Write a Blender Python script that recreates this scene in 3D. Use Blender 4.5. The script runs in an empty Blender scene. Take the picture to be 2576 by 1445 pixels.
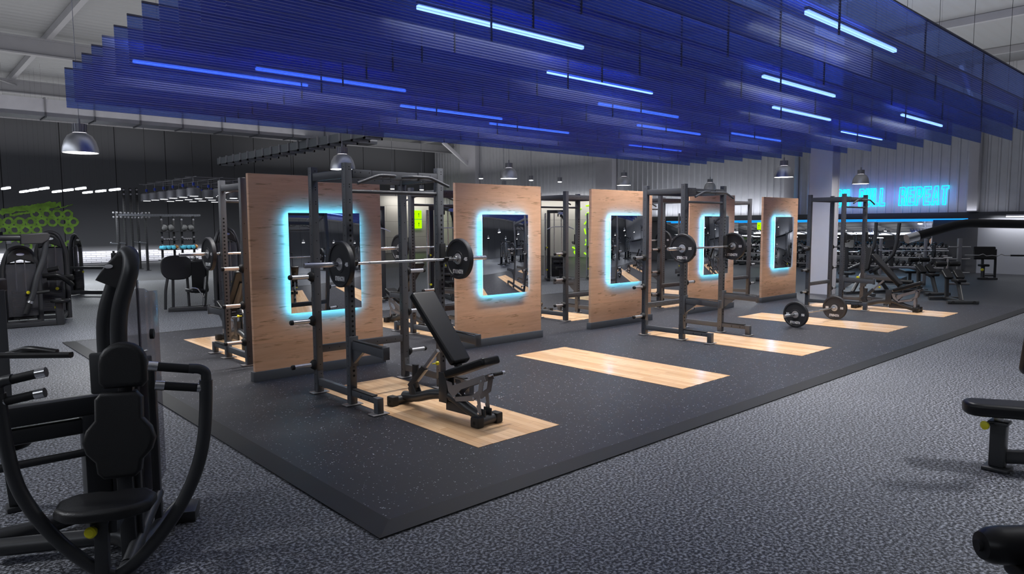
import bpy, bmesh, math, random
from mathutils import Vector as V, Matrix as MX
random.seed(7)
PI = math.pi
S = bpy.context.scene
COL = S.collection

# ------------------------------------------------------------------ materials
def nt(name):
    m = bpy.data.materials.new(name); m.use_nodes = True
    t = m.node_tree; b = t.nodes['Principled BSDF']
    return m, t, b
def N(t, kind, **kw):
    n = t.nodes.new(kind)
    for k, v in kw.items():
        if k in n.inputs.keys(): n.inputs[k].default_value = v
        else: setattr(n, k, v)
    return n
def L(t, a, b): t.links.new(a, b)
def simple(name, col, rough=.5, metal=0., spec=.5, coat=0., bump=None, var=0.):
    m, t, b = nt(name)
    b.inputs['Base Color'].default_value = (*col, 1)
    b.inputs['Roughness'].default_value = rough
    b.inputs['Metallic'].default_value = metal
    b.inputs['Specular IOR Level'].default_value = spec
    b.inputs['Coat Weight'].default_value = coat
    tc = N(t, 'ShaderNodeTexCoord')
    if var:
        no = N(t, 'ShaderNodeTexNoise', Scale=3.0, Detail=4.0)
        L(t, tc.outputs['Object'], no.inputs['Vector'])
        cr = N(t, 'ShaderNodeValToRGB')
        cr.color_ramp.elements[0].position = .3; cr.color_ramp.elements[1].position = .7
        cr.color_ramp.elements[0].color = (*[c*(1-var) for c in col], 1)
        cr.color_ramp.elements[1].color = (*[min(1, c*(1+var)) for c in col], 1)
        L(t, no.outputs['Fac'], cr.inputs['Fac']); L(t, cr.outputs['Color'], b.inputs['Base Color'])
    if bump:
        no = N(t, 'ShaderNodeTexNoise', Scale=bump[0], Detail=3.0)
        L(t, tc.outputs['Object'], no.inputs['Vector'])
        bp = N(t, 'ShaderNodeBump', Strength=bump[1], Distance=bump[2])
        L(t, no.outputs['Fac'], bp.inputs['Height']); L(t, bp.outputs['Normal'], b.inputs['Normal'])
    return m
def emit(name, col, strength):
    m, t, b = nt(name)
    t.nodes.remove(b)
    e = N(t, 'ShaderNodeEmission'); e.inputs['Color'].default_value = (*col, 1); e.inputs['Strength'].default_value = strength
    L(t, e.outputs[0], t.nodes['Material Output'].inputs['Surface'])
    return m

M_STEEL = simple('powder_coated_steel', (.076, .080, .091), .42, .0, .5, bump=(400, .08, .001))
M_DARK = simple('black_steel', (.018, .018, .02), .38, 0, .5)
M_FRAME = simple('satin_black_tube', (.034, .035, .038), .36, 0, .55)
M_HOLE = simple('hole_black', (.002, .002, .002), .9)
M_RUB = simple('black_rubber', (.013, .013, .014), .6, 0, .4, bump=(300, .1, .001))
M_PLATE = simple('plate_rubber', (.024, .025, .03), .5, 0, .4, bump=(200, .05, .001))
M_VINYL = simple('black_vinyl', (.011, .011, .012), .42, 0, .5, bump=(260, .55, .002))
M_VSM = simple('black_smooth_vinyl', (.009, .009, .010), .36, 0, .35, bump=(500, .1, .001))
M_CHROME = simple('chrome', (.84, .84, .86), .2, .92)
M_BRUSH = simple('brushed_steel', (.72, .71, .72), .3, .85)
M_GREYP = simple('grey_bracket_paint', (.32, .31, .32), .4, .5)
M_YEL = simple('yellow_plastic', (.75, .68, .02), .35)
M_RED = simple('red_plastic', (.6, .03, .04), .35)
M_WHITE = simple('white_lettering', (.8, .8, .82), .5)
M_SHROUD = simple('shroud_plastic', (.045, .043, .045), .4, 0, .5)
M_SHRD2 = simple('grey_shroud', (.05, .052, .055), .5, 0, .4)
M_ALU = simple('spun_aluminium', (.6, .6, .63), .33, .95)
M_ALUD = simple('lamp_housing', (.3, .3, .33), .5, .5)
M_DUCT = simple('galvanised_duct', (.5, .5, .54), .45, .35, var=.06)
M_DUCTE = simple('duct_seam', (.22, .22, .24), .5, .3)
M_CEIL = None
M_BEAM = simple('beam_paint', (.30, .30, .32), .5, var=.04)
M_WCOL = simple('column_paint', (.62, .61, .66), .5, var=.03)
M_KICK = simple('kick_plate', (.078, .083, .094), .42)
M_EDGE = simple('edging_rubber', (.014, .014, .015), .55, 0, .4, bump=(150, .1, .001))
M_ORG = simple('orange_ball', (.7, .32, .08), .5)
M_CYANR = simple('cyan_roller', (.08, .45, .6), .5)
M_BLOCKG = simple('grey_paint', (.1, .1, .105), .6)
M_BULK = simple('bulkhead_paint', (.07, .075, .085), .5)
M_WIRE = simple('wire', (.03, .03, .03), .5, .5)
M_STK = simple('weight_stack_iron', (.012, .012, .013), .45, .3)

E_LAMP = emit('linear_lamp', (.92, .95, 1.0), 9.0)
E_LIN = emit('fin_lamp', (.80, .90, 1.0), 5.0)
E_BELL = emit('bell_diffuser', (1, .97, .95), 9.0)
E_CYAN = emit('cyan_led', (.05, .42, 1.0), 42.0)
E_NEON = emit('neon_cyan', (.0, .62, 1.0), 3.4)
E_STRIP = emit('blue_strip', (.01, .28, 1.0), 1.6)
E_GREEN = emit('green_neon', (.3, 1.0, .0), 1.7)
E_GSIGN = emit('green_sign', (.35, .95, .0), 1.3)

def mirror_mat():
    m, t, b = nt('mirror_glass')
    b.inputs['Base Color'].default_value = (.8, .82, .85, 1); b.inputs['Metallic'].default_value = 1; b.inputs['Roughness'].default_value = .012
    return m
M_MIRROR = mirror_mat()

def acrylic():
    m, t, b = nt('smoked_acrylic')
    tr = N(t, 'ShaderNodeBsdfTransparent'); tr.inputs['Color'].default_value = (.85, .84, .87, 1)
    b.inputs['Base Color'].default_value = (.12, .12, .13, 1); b.inputs['Roughness'].default_value = .12
    mx = N(t, 'ShaderNodeMixShader'); mx.inputs[0].default_value = .28
    L(t, tr.outputs[0], mx.inputs[1]); L(t, b.outputs[0], mx.inputs[2]); L(t, mx.outputs[0], t.nodes['Material Output'].inputs['Surface'])
    return m
M_ACR = acrylic()

def fin_mat():
    m, t, b = nt('blue_fluted_polycarbonate')
    tc = N(t, 'ShaderNodeTexCoord'); sp = N(t, 'ShaderNodeSeparateXYZ'); L(t, tc.outputs['Object'], sp.inputs[0])
    mu = N(t, 'ShaderNodeMath', operation='MULTIPLY'); mu.inputs[1].default_value = 2*PI/.0285; L(t, sp.outputs['Z'], mu.inputs[0])
    si = N(t, 'ShaderNodeMath', operation='SINE'); L(t, mu.outputs[0], si.inputs[0])
    mr = N(t, 'ShaderNodeMapRange'); mr.inputs['From Min'].default_value = .45; mr.inputs['From Max'].default_value = .95
    L(t, si.outputs[0], mr.inputs['Value'])
    cr = N(t, 'ShaderNodeMix', data_type='RGBA'); cr.inputs[6].default_value = (.25, .26, .52, 1); cr.inputs[7].default_value = (.60, .60, .80, 1)
    L(t, mr.outputs[0], cr.inputs[0]); L(t, cr.outputs[2], b.inputs['Base Color'])
    b.inputs['Roughness'].default_value = .22; b.inputs['Specular IOR Level'].default_value = .35
    tr = N(t, 'ShaderNodeBsdfTransparent'); tr.inputs['Color'].default_value = (.46, .60, .98, 1)
    f = N(t, 'ShaderNodeMapRange'); f.inputs['To Min'].default_value = .26; f.inputs['To Max'].default_value = .55
    L(t, mr.outputs[0], f.inputs['Value'])
    mx = N(t, 'ShaderNodeMixShader'); L(t, f.outputs[0], mx.inputs[0])
    L(t, tr.outputs[0], mx.inputs[1]); L(t, b.outputs[0], mx.inputs[2]); L(t, mx.outputs[0], t.nodes['Material Output'].inputs['Surface'])
    return m
M_FIN = fin_mat()
M_FSEAM = simple('fin_seam_clip', (.06, .06, .09), .5)

def floor_mat(name, dark, light, scale, lo, hi, rough):
    m, t, b = nt(name)
    tc = N(t, 'ShaderNodeTexCoord')
    n1 = N(t, 'ShaderNodeTexNoise', Scale=scale, Detail=3.0, Roughness=.6); L(t, tc.outputs['Object'], n1.inputs['Vector'])
    cr = N(t, 'ShaderNodeValToRGB'); cr.color_ramp.elements[0].position = lo; cr.color_ramp.elements[1].position = hi
    cr.color_ramp.elements[0].color = (*dark, 1); cr.color_ramp.elements[1].color = (*light, 1)
    L(t, n1.outputs['Fac'], cr.inputs['Fac'])
    n2 = N(t, 'ShaderNodeTexNoise', Scale=.8, Detail=3.0); L(t, tc.outputs['Object'], n2.inputs['Vector'])
    mr = N(t, 'ShaderNodeMapRange'); mr.inputs['To Min'].default_value = .82; mr.inputs['To Max'].default_value = 1.16; L(t, n2.outputs['Fac'], mr.inputs['Value'])
    mm = N(t, 'ShaderNodeMix', data_type='RGBA', blend_type='MULTIPLY'); mm.inputs[0].default_value = 1
    L(t, cr.outputs['Color'], mm.inputs[6]); L(t, mr.outputs[0], mm.inputs[7]); L(t, mm.outputs[2], b.inputs['Base Color'])
    b.inputs['Roughness'].default_value = rough
    return m
M_FLOOR = floor_mat('grey_speckled_floor', (.0185, .0198, .0245), (.375, .392, .44), 52, .45, .67, .6)
M_DFLOOR = floor_mat('dark_rubber_floor', (.026, .027, .031), (.05, .052, .06), 60, .4, .7, .5)

def mat_mat():
    m, t, b = nt('flecked_rubber_mat')
    tc = N(t, 'ShaderNodeTexCoord')
    vo = N(t, 'ShaderNodeTexVoronoi', Scale=48.0, Randomness=1.0); L(t, tc.outputs['Object'], vo.inputs['Vector'])
    n1 = N(t, 'ShaderNodeTexNoise', Scale=22.0, Detail=2.0); L(t, tc.outputs['Object'], n1.inputs['Vector'])
    mr = N(t, 'ShaderNodeMapRange'); mr.inputs['From Min'].default_value = .45; mr.inputs['From Max'].default_value = .8; mr.inputs['To Min'].default_value = .10; mr.inputs['To Max'].default_value = .42
    L(t, n1.outputs['Fac'], mr.inputs['Value'])
    lt = N(t, 'ShaderNodeMath', operation='LESS_THAN'); L(t, vo.outputs['Distance'], lt.inputs[0]); L(t, mr.outputs[0], lt.inputs[1])
    wn = N(t, 'ShaderNodeSeparateColor'); L(t, vo.outputs['Color'], wn.inputs[0])
    gt = N(t, 'ShaderNodeMath', operation='GREATER_THAN'); gt.inputs[1].default_value = .55; L(t, wn.outputs[0], gt.inputs[0])
    ml = N(t, 'ShaderNodeMath', operation='MULTIPLY'); L(t, lt.outputs[0], ml.inputs[0]); L(t, gt.outputs[0], ml.inputs[1])
    mx = N(t, 'ShaderNodeMix', data_type='RGBA'); mx.inputs[6].default_value = (.0195, .0200, .0265, 1); mx.inputs[7].default_value = (.36, .37, .41, 1)
    L(t, ml.outputs[0], mx.inputs[0]); L(t, mx.outputs[2], b.inputs['Base Color'])
    b.inputs['Roughness'].default_value = .5
    bp = N(t, 'ShaderNodeBump', Strength=.15, Distance=.002); L(t, n1.outputs['Fac'], bp.inputs['Height']); L(t, bp.outputs['Normal'], b.inputs['Normal'])
    return m
M_MAT = mat_mat()

def parquet():
    m, t, b = nt('maple_parquet')
    tc = N(t, 'ShaderNodeTexCoord'); mp = N(t, 'ShaderNodeMapping'); mp.inputs['Rotation'].default_value = (0, 0, PI/2)
    L(t, tc.outputs['Object'], mp.inputs['Vector'])
    br = N(t, 'ShaderNodeTexBrick', Scale=1.0); br.offset = .37; br.inputs['Brick Width'].default_value = .62; br.inputs['Row Height'].default_value = .078
    br.inputs['Mortar Size'].default_value = .0012; br.inputs['Mortar Smooth'].default_value = .1; br.inputs['Bias'].default_value = 0
    br.inputs['Color1'].default_value = (.72, .45, .25, 1); br.inputs['Color2'].default_value = (.88, .60, .37, 1); br.inputs['Mortar'].default_value = (.4, .22, .11, 1)
    L(t, mp.outputs[0], br.inputs['Vector'])
    m2 = N(t, 'ShaderNodeMapping'); m2.inputs['Scale'].default_value = (26, 2.2, 1); L(t, tc.outputs['Object'], m2.inputs['Vector'])
    n1 = N(t, 'ShaderNodeTexNoise', Scale=2.0, Detail=5.0); L(t, m2.outputs[0], n1.inputs['Vector'])
    mr = N(t, 'ShaderNodeMapRange'); mr.inputs['To Min'].default_value = .8; mr.inputs['To Max'].default_value = 1.2; L(t, n1.outputs['Fac'], mr.inputs['Value'])
    mm = N(t, 'ShaderNodeMix', data_type='RGBA', blend_type='MULTIPLY'); mm.inputs[0].default_value = 1
    L(t, br.outputs['Color'], mm.inputs[6]); L(t, mr.outputs[0], mm.inputs[7]); L(t, mm.outputs[2], b.inputs['Base Color'])
    b.inputs['Roughness'].default_value = .24; b.inputs['Coat Weight'].default_value = .25; b.inputs['Coat Roughness'].default_value = .15
    return m
M_PARQ = parquet()

def panel_wood():
    m, t, b = nt('maple_veneer')
    tc = N(t, 'ShaderNodeTexCoord'); oi = N(t, 'ShaderNodeObjectInfo')
    of = N(t, 'ShaderNodeVectorMath', operation='ADD'); sc = N(t, 'ShaderNodeVectorMath', operation='SCALE'); sc.inputs[0].default_value = (3.1, 1.3, 1.7)
    rn = N(t, 'ShaderNodeMath', operation='MULTIPLY'); rn.inputs[1].default_value = 9; L(t, oi.outputs['Random'], rn.inputs[0]); L(t, rn.outputs[0], sc.inputs['Scale'])
    L(t, tc.outputs['Object'], of.inputs[0]); L(t, sc.outputs[0], of.inputs[1])
    # boards
    sp = N(t, 'ShaderNodeSeparateXYZ'); L(t, tc.outputs['Object'], sp.inputs[0])
    dv = N(t, 'ShaderNodeMath', operation='MULTIPLY'); dv.inputs[1].default_value = 4.6; L(t, sp.outputs['Z'], dv.inputs[0])
    fl = N(t, 'ShaderNodeMath', operation='FLOOR'); L(t, dv.outputs[0], fl.inputs[0])
    wn = N(t, 'ShaderNodeTexWhiteNoise', noise_dimensions='1D'); L(t, fl.outputs[0], wn.inputs['W'])
    m2 = N(t, 'ShaderNodeMapping'); m2.inputs['Scale'].default_value = (1.2, 1.2, 14); L(t, of.outputs[0], m2.inputs['Vector'])
    n1 = N(t, 'ShaderNodeTexNoise', Scale=2.2, Detail=6.0, Roughness=.65, Distortion=.6); L(t, m2.outputs[0], n1.inputs['Vector'])
    cr = N(t, 'ShaderNodeValToRGB'); cr.color_ramp.elements[0].position = .3; cr.color_ramp.elements[1].position = .65
    cr.color_ramp.elements[0].color = (.82, .46, .27, 1); cr.color_ramp.elements[1].color = (.94, .57, .36, 1)
    L(t, n1.outputs['Fac'], cr.inputs['Fac'])
    mr = N(t, 'ShaderNodeMapRange'); mr.inputs['To Min'].default_value = .90; mr.inputs['To Max'].default_value = 1.05; L(t, wn.outputs['Value'], mr.inputs['Value'])
    mm = N(t, 'ShaderNodeMix', data_type='RGBA', blend_type='MULTIPLY'); mm.inputs[0].default_value = 1
    L(t, cr.outputs['Color'], mm.inputs[6]); L(t, mr.outputs[0], mm.inputs[7])
    # short dark flecks
    m3 = N(t, 'ShaderNodeMapping'); m3.inputs['Scale'].default_value = (5.5, 1, 75); L(t, of.outputs[0], m3.inputs['Vector'])
    n3 = N(t, 'ShaderNodeTexNoise', Scale=1.4, Detail=3.0); L(t, m3.outputs[0], n3.inputs['Vector'])
    m4 = N(t, 'ShaderNodeMapping'); m4.inputs['Scale'].default_value = (1.4, 1, 7); L(t, of.outputs[0], m4.inputs['Vector'])
    n4 = N(t, 'ShaderNodeTexNoise', Scale=2.6, Detail=1.0); L(t, m4.outputs[0], n4.inputs['Vector'])
    ad = N(t, 'ShaderNodeMath', operation='MULTIPLY'); L(t, n3.outputs['Fac'], ad.inputs[0]); L(t, n4.outputs['Fac'], ad.inputs[1])
    f = N(t, 'ShaderNodeMapRange'); f.inputs['From Min'].default_value = .345; f.inputs['From Max'].default_value = .40; f.inputs['To Max'].default_value = .7; L(t, ad.outputs[0], f.inputs['Value'])
    mx = N(t, 'ShaderNodeMix', data_type='RGBA'); mx.inputs[7].default_value = (.45, .21, .09, 1)
    L(t, f.outputs[0], mx.inputs[0]); L(t, mm.outputs[2], mx.inputs[6]); L(t, mx.outputs[2], b.inputs['Base Color'])
    b.inputs['Roughness'].default_value = .5
    return m
M_PWOOD = panel_wood()

def brick_mat(name, c1, c2, mo, w, h, ms, rot=(PI/2, 0, 0), bump=.4):
    m, t, b = nt(name)
    tc = N(t, 'ShaderNodeTexCoord'); mp = N(t, 'ShaderNodeMapping'); mp.inputs['Rotation'].default_value = rot
    L(t, tc.outputs['Object'], mp.inputs['Vector'])
    br = N(t, 'ShaderNodeTexBrick', Scale=1.0); br.inputs['Brick Width'].default_value = w; br.inputs['Row Height'].default_value = h
    br.inputs['Mortar Size'].default_value = ms; br.inputs['Color1'].default_value = (*c1, 1); br.inputs['Color2'].default_value = (*c2, 1); br.inputs['Mortar'].default_value = (*mo, 1)
    L(t, mp.outputs[0], br.inputs['Vector']); L(t, br.outputs['Color'], b.inputs['Base Color'])
    bp = N(t, 'ShaderNodeBump', Strength=bump, Distance=.01); bp.invert = True; L(t, br.outputs['Fac'], bp.inputs['Height']); L(t, bp.outputs['Normal'], b.inputs['Normal'])
    b.inputs['Roughness'].default_value = .6
    return m
M_BRICK = brick_mat('white_painted_brick', (.92, .92, .96), (.72, .72, .78), (.4, .4, .44), .45, .1, .014)
M_BLOCK = brick_mat('beige_blockwork', (.62, .60, .56), (.70, .67, .62), (.40, .38, .35), 2.1, 1.05, .012, rot=(PI/2, 0, PI/2))
M_BLOCKX = brick_mat('beige_blockwork_far', (.62, .60, .56), (.70, .67, .62), (.40, .38, .35), 2.1, 1.05, .012)

def wall_dark():
    m, t, b = nt('charcoal_wall')
    tc = N(t, 'ShaderNodeTexCoord'); sp = N(t, 'ShaderNodeSeparateXYZ'); L(t, tc.outputs['Object'], sp.inputs[0])
    md = N(t, 'ShaderNodeMath', operation='PINGPONG'); md.inputs[1].default_value = 1.2; L(t, sp.outputs['X'], md.inputs[0])
    lt = N(t, 'ShaderNodeMath', operation='LESS_THAN'); lt.inputs[1].default_value = .02; L(t, md.outputs[0], lt.inputs[0])
    mx = N(t, 'ShaderNodeMix', data_type='RGBA'); mx.inputs[6].default_value = (.135, .138, .15, 1); mx.inputs[7].default_value = (.012, .012, .014, 1)
    L(t, lt.outputs[0], mx.inputs[0]); L(t, mx.outputs[2], b.inputs['Base Color']); b.inputs['Roughness'].default_value = .7
    return m
M_WDARK = wall_dark()
M_CORR = simple('corrugated_cladding', (.56, .565, .60), .45, .15, var=.04)
def ceil_mat():
    m, t, b = nt('roof_liner')
    tc = N(t, 'ShaderNodeTexCoord'); sp = N(t, 'ShaderNodeSeparateXYZ'); L(t, tc.outputs['Object'], sp.inputs[0])
    mu = N(t, 'ShaderNodeMath', operation='MULTIPLY'); mu.inputs[1].default_value = 2*PI/.33; L(t, sp.outputs['Y'], mu.inputs[0])
    si = N(t, 'ShaderNodeMath', operation='SINE'); L(t, mu.outputs[0], si.inputs[0])
    bp = N(t, 'ShaderNodeBump', Strength=.35, Distance=.03); L(t, si.outputs[0], bp.inputs['Height']); L(t, bp.outputs['Normal'], b.inputs['Normal'])
    b.inputs['Base Color'].default_value = (.27, .275, .285, 1); b.inputs['Roughness'].default_value = .6
    return m
M_CEIL = ceil_mat()

# ------------------------------------------------------------------ mesh building
def fillet(pts, rad, n=5):
    pts = [V(p) for p in pts]; out = [pts[0]]
    for i in range(1, len(pts)-1):
        a, b, c = pts[i-1], pts[i], pts[i+1]
        d1 = (a-b); d2 = (c-b); r = min(rad, d1.length*.48, d2.length*.48)
        p1 = b+d1.normalized()*r; p2 = b+d2.normalized()*r
        for k in range(n+1):
            s = k/n; out.append(p1*(1-s)**2 + b*2*s*(1-s) + p2*s*s)
    out.append(pts[-1]); return out
def circ(r, n=14, ry=None):
    ry = ry or r
    return [(r*math.cos(2*PI*k/n), ry*math.sin(2*PI*k/n)) for k in range(n)]
def rrect(w, h, c=.006, k=2):
    c = min(c, w*.49, h*.49); o = []
    for sx, sy, a0 in ((1, 1, 0), (-1, 1, 90), (-1, -1, 180), (1, -1, 270)):
        for i in range(k+1):
            a = math.radians(a0+90*i/k); o.append((sx*(w/2-c)+c*math.cos(a), sy*(h/2-c)+c*math.sin(a)))
    return o
class MB:
    def __init__(s): s.b = bmesh.new(); s.mi = 0
    def face(s, vs):
        try:
            f = s.b.faces.new(vs); f.material_index = s.mi; return f
        except ValueError: return None
    def sweep(s, pts, prof, up=(0, 0, 1), caps=True, scale=None):
        pts = [V(p) for p in pts]; rings = []; prev = None
        for i, p in enumerate(pts):
            if i == 0: d = pts[1]-p
            elif i == len(pts)-1: d = p-pts[i-1]
            else: d = (pts[i+1]-p).normalized()+(p-pts[i-1]).normalized()
            d.normalize()
            if prev is None:
                u = V(up)
                if abs(d.dot(u)) > .97: u = V((0, 1, 0)) if abs(d.y) < .9 else V((1, 0, 0))
                sd = d.cross(u).normalized()
            else:
                sd = (prev - d*prev.dot(d)).normalized()
            prev = sd; uu = sd.cross(d).normalized()
            k = scale[i] if scale else 1.
            rings.append([s.b.verts.new(p+sd*a*k+uu*b*k) for a, b in prof])
        n = len(prof)
        for r0, r1 in zip(rings, rings[1:]):
            for j in range(n): s.face((r0[j], r0[(j+1) % n], r1[(j+1) % n], r1[j]))
        if caps: s.face(rings[0][::-1]); s.face(rings[-1])
        return s
    def tube(s, pts, r, n=12, fil=0, k=5, caps=True, scale=None):
        if fil: pts = fillet(pts, fil, k)
        return s.sweep(pts, circ(r, n), caps=caps, scale=scale)
    def bar(s, p0, p1, w, h, c=.006, up=(0, 0, 1)): return s.sweep([p0, p1], rrect(w, h, c), up=up)
    def path(s, pts, w, h, c=.006, fil=0, up=(0, 0, 1)):
        if fil: pts = fillet(pts, fil, 5)
        return s.sweep(pts, rrect(w, h, c), up=up)
    def box(s, lo, hi, c=0.):
        lo = V(lo); hi = V(hi); ce = (lo+hi)/2; sz = hi-lo
        r = bmesh.ops.create_cube(s.b, size=1, matrix=MX.Translation(ce) @ MX.Diagonal((sz.x, sz.y, sz.z, 1)))
        vs = r['verts']; fs = {f for v in vs for f in v.link_faces}
        for f in fs: f.material_index = s.mi
        if c:
            es = {e for v in vs for e in v.link_edges}
            rr = bmesh.ops.bevel(s.b, geom=list(es), offset=c, segments=2, affect='EDGES', profile=.5)
            for f in rr['faces']: f.material_index = s.mi
        return s
    def lathe(s, prof, mat=None, n=32, closed=False):
        mat = mat or MX.Identity(4); rings = []
        for r, h in prof:
            if r < 1e-5: rings.append([s.b.verts.new(mat @ V((0, 0, h)))])
            else: rings.append([s.b.verts.new(mat @ V((r*math.cos(2*PI*k/n), r*math.sin(2*PI*k/n), h))) for k in range(n)])
        prs = list(zip(rings, rings[1:]))
        if closed: prs.append((rings[-1], rings[0]))
        for a, b in prs:
            for j in range(n):
                j2 = (j+1) % n
                if len(a) == 1 and len(b) == 1: continue
                if len(a) == 1: s.face((a[0], b[j2], b[j]))
                elif len(b) == 1: s.face((a[j], a[j2], b[0]))
                else: s.face((a[j], a[j2], b[j2], b[j]))
        return s
    def disc(s, c, nrm, r, n=8):
        q = V(nrm).to_track_quat('Z', 'Y').to_matrix().to_4x4(); q.translation = V(c)
        s.face([s.b.verts.new(q @ V((r*math.cos(2*PI*k/n), r*math.sin(2*PI*k/n), 0))) for k in range(n)])
        return s
    def slab(s, outline, th, mat=None, bev=.012, k=3, crown=0.):
        """outline in local XY (CCW), thickness along Z from 0..th, rounded edges"""
        mat = mat or MX.Identity(4); n = len(outline); P = [V((a, b, 0)) for a, b in outline]
        nr = []
        for i in range(n):
            e1 = (P[i]-P[i-1]).normalized(); e2 = (P[(i+1) % n]-P[i]).normalized()
            nn = V((e1.y+e2.y, -(e1.x+e2.x), 0)); nn.normalize(); nr.append(nn)
        levels = []
        for i in range(k+1):
            a = PI/2*i/k; levels.append((bev*(1-math.sin(a)), bev*(1-math.cos(a))))
        rings = []
        for ins, z in levels: rings.append([s.b.verts.new(mat @ (P[i]-nr[i]*ins+V((0, 0, z)))) for i in range(n)])
        for ins, z in levels[::-1]: rings.append([s.b.verts.new(mat @ (P[i]-nr[i]*ins+V((0, 0, th-z)))) for i in range(n)])
        for a, b in zip(rings, rings[1:]):
            for j in range(n): s.face((a[j], a[(j+1) % n], b[(j+1) % n], b[j]))
        e = bev+.005
        ra = [s.b.verts.new(mat @ (P[i]-nr[i]*e)) for i in range(n)]; rb = [s.b.verts.new(mat @ (P[i]-nr[i]*e+V((0, 0, th)))) for i in range(n)]
        for a, b in ((ra, rings[0]), (rings[-1], rb)):
            for j in range(n): s.face((a[j], a[(j+1) % n], b[(j+1) % n], b[j]))
        s.face(ra[::-1]); s.face(rb)
        return s
    def build(s, name, mats, parent=None, smooth=True, ang=38, loc=None, rot=None):
        me = bpy.data.meshes.new(name)
        bmesh.ops.recalc_face_normals(s.b, faces=s.b.faces[:])
        s.b.to_mesh(me); s.b.free()
        if not isinstance(mats, (list, tuple)): mats = [mats]
        for m in mats: me.materials.append(m)
        if smooth and len(me.polygons):
            me.polygons.foreach_set('use_smooth', [True]*len(me.polygons))
            me.set_sharp_from_angle(angle=math.radians(ang))
        o = bpy.data.objects.new(name, me); COL.objects.link(o)
        if parent: o.parent = parent
        if loc: o.location = loc
        if rot: o.rotation_euler = rot
        return o
def frame(o, z, x=None):
    """4x4 with local z along z, x approx x, at origin o"""
    z = V(z).normalized(); x = V(x or ((1, 0, 0) if abs(z.x) < .9 else (0, 1, 0))); y = z.cross(x).normalized(); x = y.cross(z).normalized()
    m = MX((x, y, z)).transposed().to_4x4(); m.translation = V(o); return m

# ------------------------------------------------------------------ objects
def tag(o, label=None, cat=None, group=None, kind=None):
    if label: o['label'] = label
    if cat: o['category'] = cat
    if group: o['group'] = group
    if kind: o['kind'] = kind
    return o
def thing(name, label, cat, loc=(0, 0, 0), rz=0, group=None):
    o = bpy.data.objects.new(name, None); COL.objects.link(o); o.empty_display_size = .2
    o.location = loc; o.rotation_euler = (0, 0, rz); return tag(o, label, cat, group)
def copy_tree(o, parent=None):
    c = o.copy(); COL.objects.link(c)
    if parent: c.parent = parent
    for ch in list(o.children): copy_tree(ch, c)
    return c
def dup(o, loc, rz, label, group=None):
    c = copy_tree(o); c.location = loc; c.rotation_euler = (0, 0, rz); c['label'] = label
    if group: c['group'] = group
    elif 'group' in c: del c['group']
    return c
def struct(o): o['kind'] = 'structure'; return o

def text_mesh(txt, size, mat, align='CENTER', ext=.0006, off=0., font_scale_x=1.):
    cu = bpy.data.curves.new('lettering', 'FONT'); cu.body = txt; cu.size = size; cu.align_x = align; cu.align_y = 'CENTER'
    cu.extrude = ext; cu.offset = off; cu.resolution_u = 3
    o = bpy.data.objects.new('lettering', cu); COL.objects.link(o)
    dg = bpy.context.evaluated_depsgraph_get(); me = bpy.data.meshes.new_from_object(o.evaluated_get(dg))
    bpy.data.objects.remove(o)
    me.materials.clear(); me.materials.append(mat)
    return me

# light levels
WORLD = 3.0; P_IN = 330.; P_OUT = 520.; P_LIN = 45.; P_LINUP = 34.; P_TUBE = 170.; P_NEON = 14.; P_UP = 350.; P_WASH = 24.
# ------------------------------------------------------------------ camera
cam_d = bpy.data.cameras.new('camera'); cam = bpy.data.objects.new('camera', cam_d); COL.objects.link(cam)
cam_d.sensor_width = 36; cam_d.lens = 36*1753.8/2576; cam_d.clip_end = 200; cam_d.clip_start = .05
yaw, pit, rol = .7361, -.0887, -.0053
R0 = V((math.cos(yaw), -math.sin(yaw), 0)); F = V((math.sin(yaw)*math.cos(pit), math.cos(yaw)*math.cos(pit), math.sin(pit))); U0 = R0.cross(F)
Rr = R0*math.cos(rol)+U0*math.sin(rol); Ur = -R0*math.sin(rol)+U0*math.cos(rol)
mt = MX((Rr, Ur, -F)).transposed().to_4x4(); mt.translation = V((-2.045, -3.412, 1.82)); cam.matrix_world = mt
S.camera = cam
S.view_settings.view_transform = 'Standard'; S.view_settings.look = 'None'; S.view_settings.gamma = 1; S.view_settings.use_curve_mapping = False
S.view_settings.exposure = 0.2
S.cycles.transparent_max_bounces = 48; S.cycles.max_bounces = 7; S.cycles.diffuse_bounces = 3; S.cycles.glossy_bounces = 4
S.cycles.caustics_reflective = False; S.cycles.caustics_refractive = False; S.cycles.sample_clamp_indirect = 4
w = bpy.data.worlds.new('world'); S.world = w; w.use_nodes = True
w.node_tree.nodes['Background'].inputs['Color'].default_value = (.84, .90, 1.0, 1); w.node_tree.nodes['Background'].inputs['Strength'].default_value = WORLD

# ------------------------------------------------------------------ setting
XW, YW, ZC, X0, Y0 = 27.3, 37.0, 7.35, -9.0, -12.0
struct(MB().box((X0, Y0, -.1), (XW+.3, 22.55, 0)).build('floor', M_FLOOR))
struct(MB().box((X0, 22.55, -.1), (XW+.3, YW+.3, 0.0)).build('floor_dark_zone', M_DFLOOR))
struct(MB().box((15.72, -7.2, .0), (XW, 22.55, .012)).build('floor_free_weights', M_DFLOOR))
struct(MB().box((X0, Y0, ZC), (XW+.3, YW+.3, ZC+.1)).build('ceiling', M_CEIL))
struct(MB().box((X0, YW, 0), (XW+.3, YW+.2, ZC)).build('wall_far', M_WDARK))
def corrugated(x, ya, yb, z0, z1):
    b = MB(); y = ya; prof = []
    while y < yb:
        prof += [(x, y), (x, y+.20), (x-.035, y+.225), (x-.035, y+.285), (x, y+.31)]
        y += .31
    lo = [b.b.verts.new((p[0], p[1], z0)) for p in prof]; hi = [b.b.verts.new((p[0], p[1], z1)) for p in prof]
    for i in range(len(prof)-1): b.face((lo[i], hi[i], hi[i+1], lo[i+1]))
    return b
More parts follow.
